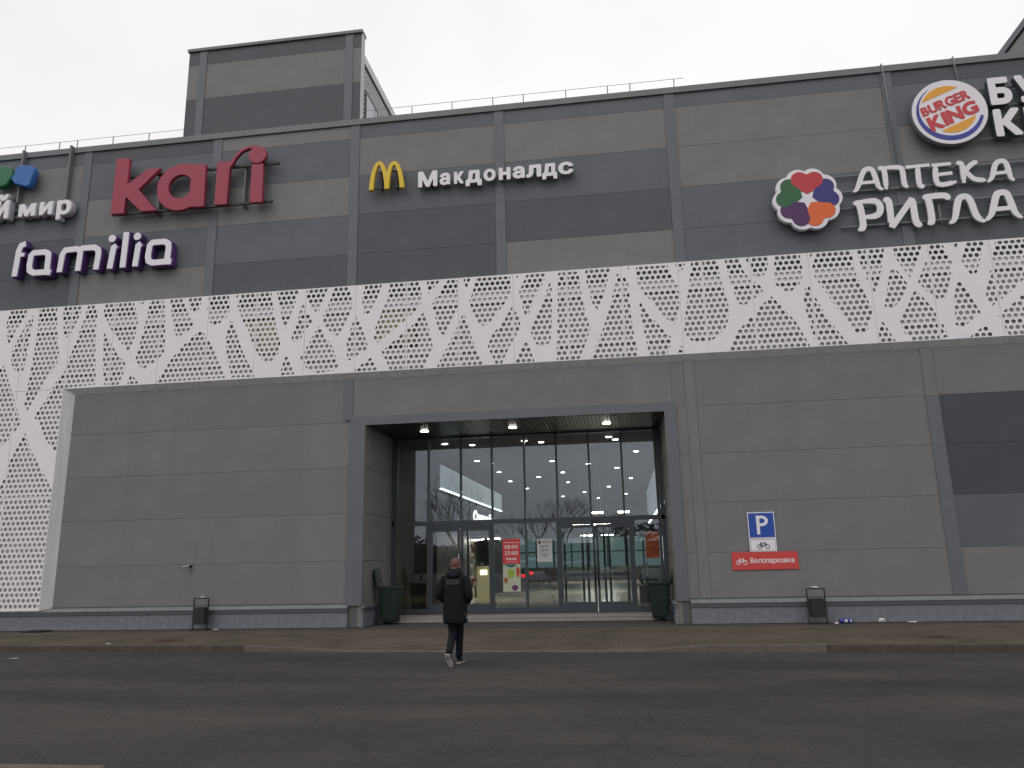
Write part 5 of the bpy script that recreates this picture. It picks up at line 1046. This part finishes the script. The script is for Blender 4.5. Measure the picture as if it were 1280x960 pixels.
def person(label, loc, rz, legs, arms, cat='person'):
    """legs: (right, left) lists hip,knee,ankle,heel,toe; arms: (right,left) lists shoulder, elbow, wrist"""
    t = thing('person', label, cat, loc, rz=rz)
    N = [((0, 0, .95), .12), ((0, 0, 1.12), .115), ((0, .0, 1.32), .12), ((0, .0, 1.44), .07), ((0, .02, 1.52), .055), ((0, .045, 1.585), (.078, .09)), ((0, .045, 1.66), (.075, .085)), ((0, .135, 1.57), .02), ((.085, .04, 1.59), .018), ((-.085, .04, 1.59), .018)]
    E_ = [(0, 1), (1, 2), (2, 3), (3, 4), (4, 5), (5, 6), (5, 7), (5, 8), (5, 9)]
    for L in legs:
        b0 = len(N); rr = (.085, .055, .038, .03)
        for p_, r_ in zip((L[0], L[1], L[2], L[4]), rr): N.append((p_, r_))
        E_ += [(0, b0), (b0, b0+1), (b0+1, b0+2), (b0+2, b0+3)]
    for A_ in arms:
        b0 = len(N)
        for p_, r_ in zip(A_, (.05, .038, .026)): N.append((p_, r_))
        w = Vector(A_[2]); d = (w-Vector(A_[1])).normalized(); sd_ = d.cross(Vector((0, 0, 1))).normalized()
        N.append((tuple(w+d*.06), (.032, .018))); E_ += [(2, b0), (b0, b0+1), (b0+1, b0+2), (b0+2, b0+3)]
        for f_, (o_, l_) in enumerate(((-.03, .075), (-.01, .085), (.01, .08), (.03, .065))):
            k = len(N); N.append((tuple(w+d*.11+sd_*o_), .009)); N.append((tuple(w+d*(.09+l_)+sd_*o_+Vector((0, 0, -.02))), .008)); E_ += [(b0+3, k), (k, k+1)]
        k = len(N); N.append((tuple(w+d*.05+sd_*-.045), .01)); N.append((tuple(w+d*.1+sd_*-.06), .009)); E_ += [(b0+3, k), (k, k+1)]
    skin('body', N, E_, M_skin, t)
    # jeans
    N = [((0, 0, .93), .125), ((0, 0, 1.02), .12)]; E_ = [(0, 1)]
    for L in legs:
        b0 = len(N); k_ = Vector(L[1]); a_ = Vector(L[2])
        for p_, r_ in ((L[0], .098), (tuple((Vector(L[0])+k_)/2), .092), (L[1], .074), (tuple((k_+a_)/2), .066), (tuple(a_+(a_-k_).normalized()*.04), .062)): N.append((p_, r_))
        E_ += [(0, b0)]+[(b0+i, b0+i+1) for i in range(4)]
    skin('trousers', N, E_, M_jeans, t)
    for L in legs:
        h_, to = Vector(L[3]), Vector(L[4]); a_ = Vector(L[2])
        s_ = skin('shoe', [(tuple(h_+(a_-h_)*.15), .043), (tuple((h_+to)/2+Vector((0, 0, .022))), .042), (tuple(to*.9+h_*.1+Vector((0, 0, .012))), .036), (tuple(a_*.8+h_*.2), .042)], [(0, 1), (1, 2), (0, 3)], M_shoe, t)
        d = (to-h_).normalized(); up = (a_-h_-(a_-h_).dot(d)*d).normalized(); sd_ = d.cross(up); Ln = (to-h_).length; ring0, ring1 = [], []
        for u, w in ((-.04, .03), (.0, .04), (.3, .036), (.65, .048), (.9, .046), (1.06, .03), (1.1, 0)):
            ring0.append((u, w))
        prof = ring0+[(u, -w) for u, w in reversed(ring0[:-1])]
        for o_, R_ in ((-.026, ring0), (.0, ring1)): pass
        rA = [tuple(h_+d*u*Ln+sd_*w-up*.028) for u, w in prof]; rB = [tuple(h_+d*u*Ln+sd_*w*1.0-up*.006) for u, w in prof]
        child('sole', MB().loft([rA, rB]), M_sole, s_)
    # parka torso (lofted) and sleeves, one mesh
    rings = []
    for z, rx, ry, oy in ((.66, .19, .145, 0), (.68, .207, .16, 0), (.82, .207, .158, 0), (.95, .203, .154, 0), (1.08, .20, .15, 0), (1.22, .20, .145, 0), (1.34, .215, .140, 0), (1.42, .205, .125, 0), (1.47, .150, .105, .01), (1.51, .10, .09, .015), (1.54, .085, .085, .02)):
        rings.append([(rx*math.copysign(abs(math.cos(a))**.85, math.cos(a))*(1+.02*math.sin(7*a+z*9)), oy+ry*math.sin(a)*(1+.03*math.sin(5*a+z*14)), z+.006*math.sin(a*3+z*20)) for a in np.linspace(0, 2*math.pi, 28, endpoint=False)])
    j = local('parka', MB().loft(rings), M_parka, t, smooth=True)
    sb = j.modifiers.new('s', 'SUBSURF'); sb.levels = 1; sb.render_levels = 1
    for A_ in arms:
        s0, e0, w0 = (Vector(p_) for p_ in A_); N = [(tuple(s0*.75+Vector((0, 0, 1.38))*.25), .075), (tuple(s0), .082), (tuple((s0+e0)/2), .078), (tuple(e0), .072), (tuple((e0+w0)/2), .062), (tuple(w0), .05)]
        s_ = skin('sleeve', N, [(i, i+1) for i in range(5)], M_parka, t); 
    hd = []
    for z, rx, ry, oy in ((1.41, .085, .02, -.12), (1.43, .115, .045, -.12), (1.46, .125, .06, -.105), (1.50, .118, .07, -.07), (1.54, .105, .065, -.04), (1.56, .09, .05, -.02)):
        hd.append([(rx*math.cos(a), oy+ry*math.sin(a), z+.012*math.cos(2*a)) for a in np.linspace(0, 2*math.pi, 20, endpoint=False)])
    h_ = local('hood', MB().loft(hd), M_parka, t, smooth=True)
    # hair cap
    b = bmesh.new(); bmesh.ops.create_uvsphere(b, u_segments=20, v_segments=14, radius=1)
    bmesh.ops.delete(b, geom=[v for v in b.verts if v.co.z < -.78 or (v.co.y > .55 and v.co.z < .35)], context='VERTS')
    for v in b.verts: v.co = Vector((v.co.x*.089, v.co.y*.106+.042, v.co.z*.098+1.637))
    me = bpy.data.meshes.new('hair'); b.to_mesh(me); b.free(); local('hair', me, M_hair, t, smooth=True)
    for sx in (-1, 1): local('eye', MB().tube([(sx*.032, .118, 1.6), (sx*.032, .128, 1.6)], .011, 8), M_ink, t)
    local('mouth', MB().box(-.022, .022, .118, .128, 1.535, 1.541), mat('lip', (.25, .08, .07), rough=.5), t)
    return t
RL = [(.062, 0, .9), (.03, .17, .50), (.0, .24, .10), (.0, .20, .035), (.01, .43, .035)]
LL = [(-.068, 0, .9), (-.05, .05, .50), (-.035, -.25, .235), (-.05, -.29, .215), (-.01, -.20, .03)]
RA = [(.195, -.01, 1.39), (.265, -.07, 1.10), (.17, .17, 1.0)]; LA = [(-.195, -.01, 1.39), (-.275, -.07, 1.12), (-.17, .17, 1.0)]
pm_ = person('person in a black hooded parka walking towards the entrance doors', (-2.84, -6.2, ZR), R(-3), (RL, LL), (RA, LA))
pm_.scale = (1.0, 1.0, 1.0)
local('back_patch', MB().loft([[(x_, -.168+.03*(abs(x_)/.13)**2, z_) for x_, z_ in ((-.115, 1.295), (.115, 1.295), (.12, 1.385), (-.12, 1.385))], [(x_, -.14+.02*(abs(x_)/.13)**2, z_) for x_, z_ in ((-.115, 1.295), (.115, 1.295), (.12, 1.385), (-.12, 1.385))]]), M_patch, pm_)
local('strap', MB().tube([(.17, -.06, .86), (.21, -.07, .76), (.27, -.07, .63)], .012, 6), M_shoe, pm_)
st = lambda s_: [(s_*.1, 0, .9), (s_*.11, .02, .5), (s_*.11, 0, .1), (s_*.11, -.05, .035), (s_*.12, .19, .035)]
ph_ = person('person in dark clothes taking the photo, seen mirrored in the entrance glass', (.66, -19.75, ZR), R(0), (st(1), st(-1)), ([(.19, 0, 1.39), (.22, .16, 1.16), (.06, .36, 1.38)], [(-.19, 0, 1.39), (-.22, .16, 1.16), (-.06, .36, 1.38)]))
t = thing('phone', 'black phone held up by the person taking the photo', 'phone', (.66, -19.3, 1.3)); obj('body', MB().box(.58, .74, -19.33, -19.32, 1.27, 1.35), M_black, t)

# ------------------------------------------------------------------ things behind the camera that the glass mirrors
def car(label, loc, rz, col, wagon=False, brake=False):
    t = thing('parked_car', label, 'car', loc, 'cars mirrored in the entrance glass', rz)
    L_, W_, H_ = 4.4, 1.78, 1.5
    roof = 1.48 if not wagon else 1.65
    lower = [(-2.2, .35), (-2.18, .75), (-1.9, .88), (-1.0, .95), (1.0, .98), (1.95, .95), (2.18, .8), (2.2, .35)]
    def body(yw, prof): return [(x_, yw, z_) for x_, z_ in prof]
    b = MB(); rings = []
    for yw, k in ((-.89, .93), (-.86, .98), (-.6, 1.), (.6, 1.), (.86, .98), (.89, .93)): rings.append([(x_*(.97+.03*k), yw, .35+(z_-.35)*k) for x_, z_ in lower])
    pm2 = mat('car_paint', col, rough=.25, metal=.3)
    local('body', b.loft(rings), pm2, t, bevel=.03)
    cab = [(-1.15, .93), (-.45, roof-.05), (.2, roof), (1.2 if not wagon else 1.7, roof-.08), (1.75 if not wagon else 2.1, .95)]
    rings = [[(x_, yw*(1-.14*((z_-.93)/.55)), z_) for x_, z_ in cab] for yw in (-.84, .84)]
    local('cabin', MB().loft(rings), mat('car_glass', (.03, .035, .04), rough=.1), t, bevel=.05)
    local('roof', MB().loft([[(-.45, -.68, roof-.04), (.2, -.68, roof+.01), (1.2, -.68, roof-.06), (1.2, .68, roof-.06), (.2, .68, roof+.01), (-.45, .68, roof-.04)], [(-.45, -.66, roof-.01), (.2, -.66, roof+.035), (1.2, -.66, roof-.03), (1.2, .66, roof-.03), (.2, .66, roof+.035), (-.45, .66, roof-.01)]]), pm2, t)
    for x_ in (-1.35, 1.35):
        for s_ in (-1, 1):
            w_ = local('wheel', MB().tube([(x_, s_*.88, .31), (x_, s_*.68, .31)], .31, 18), M_black, t); child('rim', MB().tube([(x_, s_*.895, .31), (x_, s_*.885, .31)], .2, 12), M_galv, w_)
    red = mat('tail_light', (.5, .01, .01), rough=.3, emit=(1, .04, .03), es=6. if brake else .0)
    for s_ in (-1, 1): local('tail_light', MB().box(2.14, 2.21, s_*.75-.12, s_*.75+.12, .68, .86), red, t); local('headlight', MB().box(-2.21, -2.12, s_*.65-.15, s_*.65+.15, .62, .76), M_galv, t)
    return t
car('white saloon parked side on, mirrored in the right doors', (-2.9, -27.0, ZR), R(180), (.85, .85, .86))
car('silver estate with red tail lights lit, mirrored right of the notice', (-6.2, -26.5, ZR), R(65), (.62, .64, .66), True, True)
car('black car parked between the silver and white ones', (-4.6, -29.5, ZR), R(60), (.02, .02, .022), False, True)
car('pale van like car mirrored at the right end of the glass', (2.6, -27.5, ZR), R(185), (.7, .75, .76), True)
M_bark = mat('bark', (.03, .026, .022), rough=.9)
def tree(label, loc, H, seed, lim=7):
    r_ = random.Random(seed); t = thing('bare_tree', label, 'tree', loc, 'bare trees mirrored in the entrance glass'); tr, cr2 = MB(), MB()
    def grow(p, d, l, r, lv):
        q = p+d*l; mb = tr if lv == 0 else cr2; mid = p+d*l*.5+Vector((r_.uniform(-1, 1), r_.uniform(-1, 1), 0))*l*.05
        mb.tube([p, mid, q], r, 5 if lv < 3 else 3, r*.68)
        if lv >= lim: return
        for k in range(3 if lv < 4 else 2):
            ax = Vector((r_.uniform(-1, 1), r_.uniform(-1, 1), r_.uniform(-.2, .5))).normalized(); nd = (d+ax*r_.uniform(.45, .85)).normalized(); nd.z = abs(nd.z)*.8+.15
            grow(q, nd.normalized(), l*r_.uniform(.62, .85), r*.6, lv+1)
    grow(Vector((0, 0, 0)), Vector((r_.uniform(-.05, .05), 0, 1)), H*.22, H*.014, 0)
    local('trunk', tr.mesh('trunk', fix=False), M_bark, t); local('crown', cr2.mesh('crown', fix=False), M_bark, t)
tree('broad bare tree mirrored in the left panes above the doors', (-15.5, -52, ZR), 13, 1)
tree('slender bare tree mirrored left of the broad one', (-19, -50, ZR), 10, 2)
tree('tall bare tree mirrored in the middle panes', (-7.0, -60, ZR), 11.5, 5)
tree('small bare tree mirrored near the right panes', (-1.5, -72, ZR), 11, 8)
tree('bare tree mirrored beside the middle notice', (-11, -66, ZR), 10, 9)
# far wood line beyond the car park
r_ = random.Random(11); wd = MB()
wd.v += [(-120, -106, -1), (120, -106, -1), (120, -106, 4.2), (-120, -106, 4.2)]; wd.f.append((0, 1, 2, 3))
for i in range(11000):
    x = r_.uniform(-110, 110); y = -100+r_.uniform(-5, 5); h = 5.2+1.6*math.sin(x*.11)+1.0*math.sin(x*.31+1); z = r_.uniform(0, 1)**.8*h; s_ = r_.uniform(.3, .9); a = r_.uniform(0, 6.28); b_ = r_.uniform(-.8, .8); k = len(wd.v)
    u = Vector((math.cos(a), math.sin(a), b_)).normalized()*s_; v_ = u.cross(Vector((.3, .2, 1))).normalized()*s_*.6; c = Vector((x, y, z))
    wd.v += [tuple(c-u), tuple(c+v_), tuple(c+u), tuple(c-v_)]; wd.f.append((k, k+1, k+2, k+3))
obj('far_wood', wd.mesh('far_wood', fix=False), mat('wood_mass', (.045, .042, .035), rough=.9), kind='stuff', label='dark wood line beyond the car park, mirrored low in the glass')
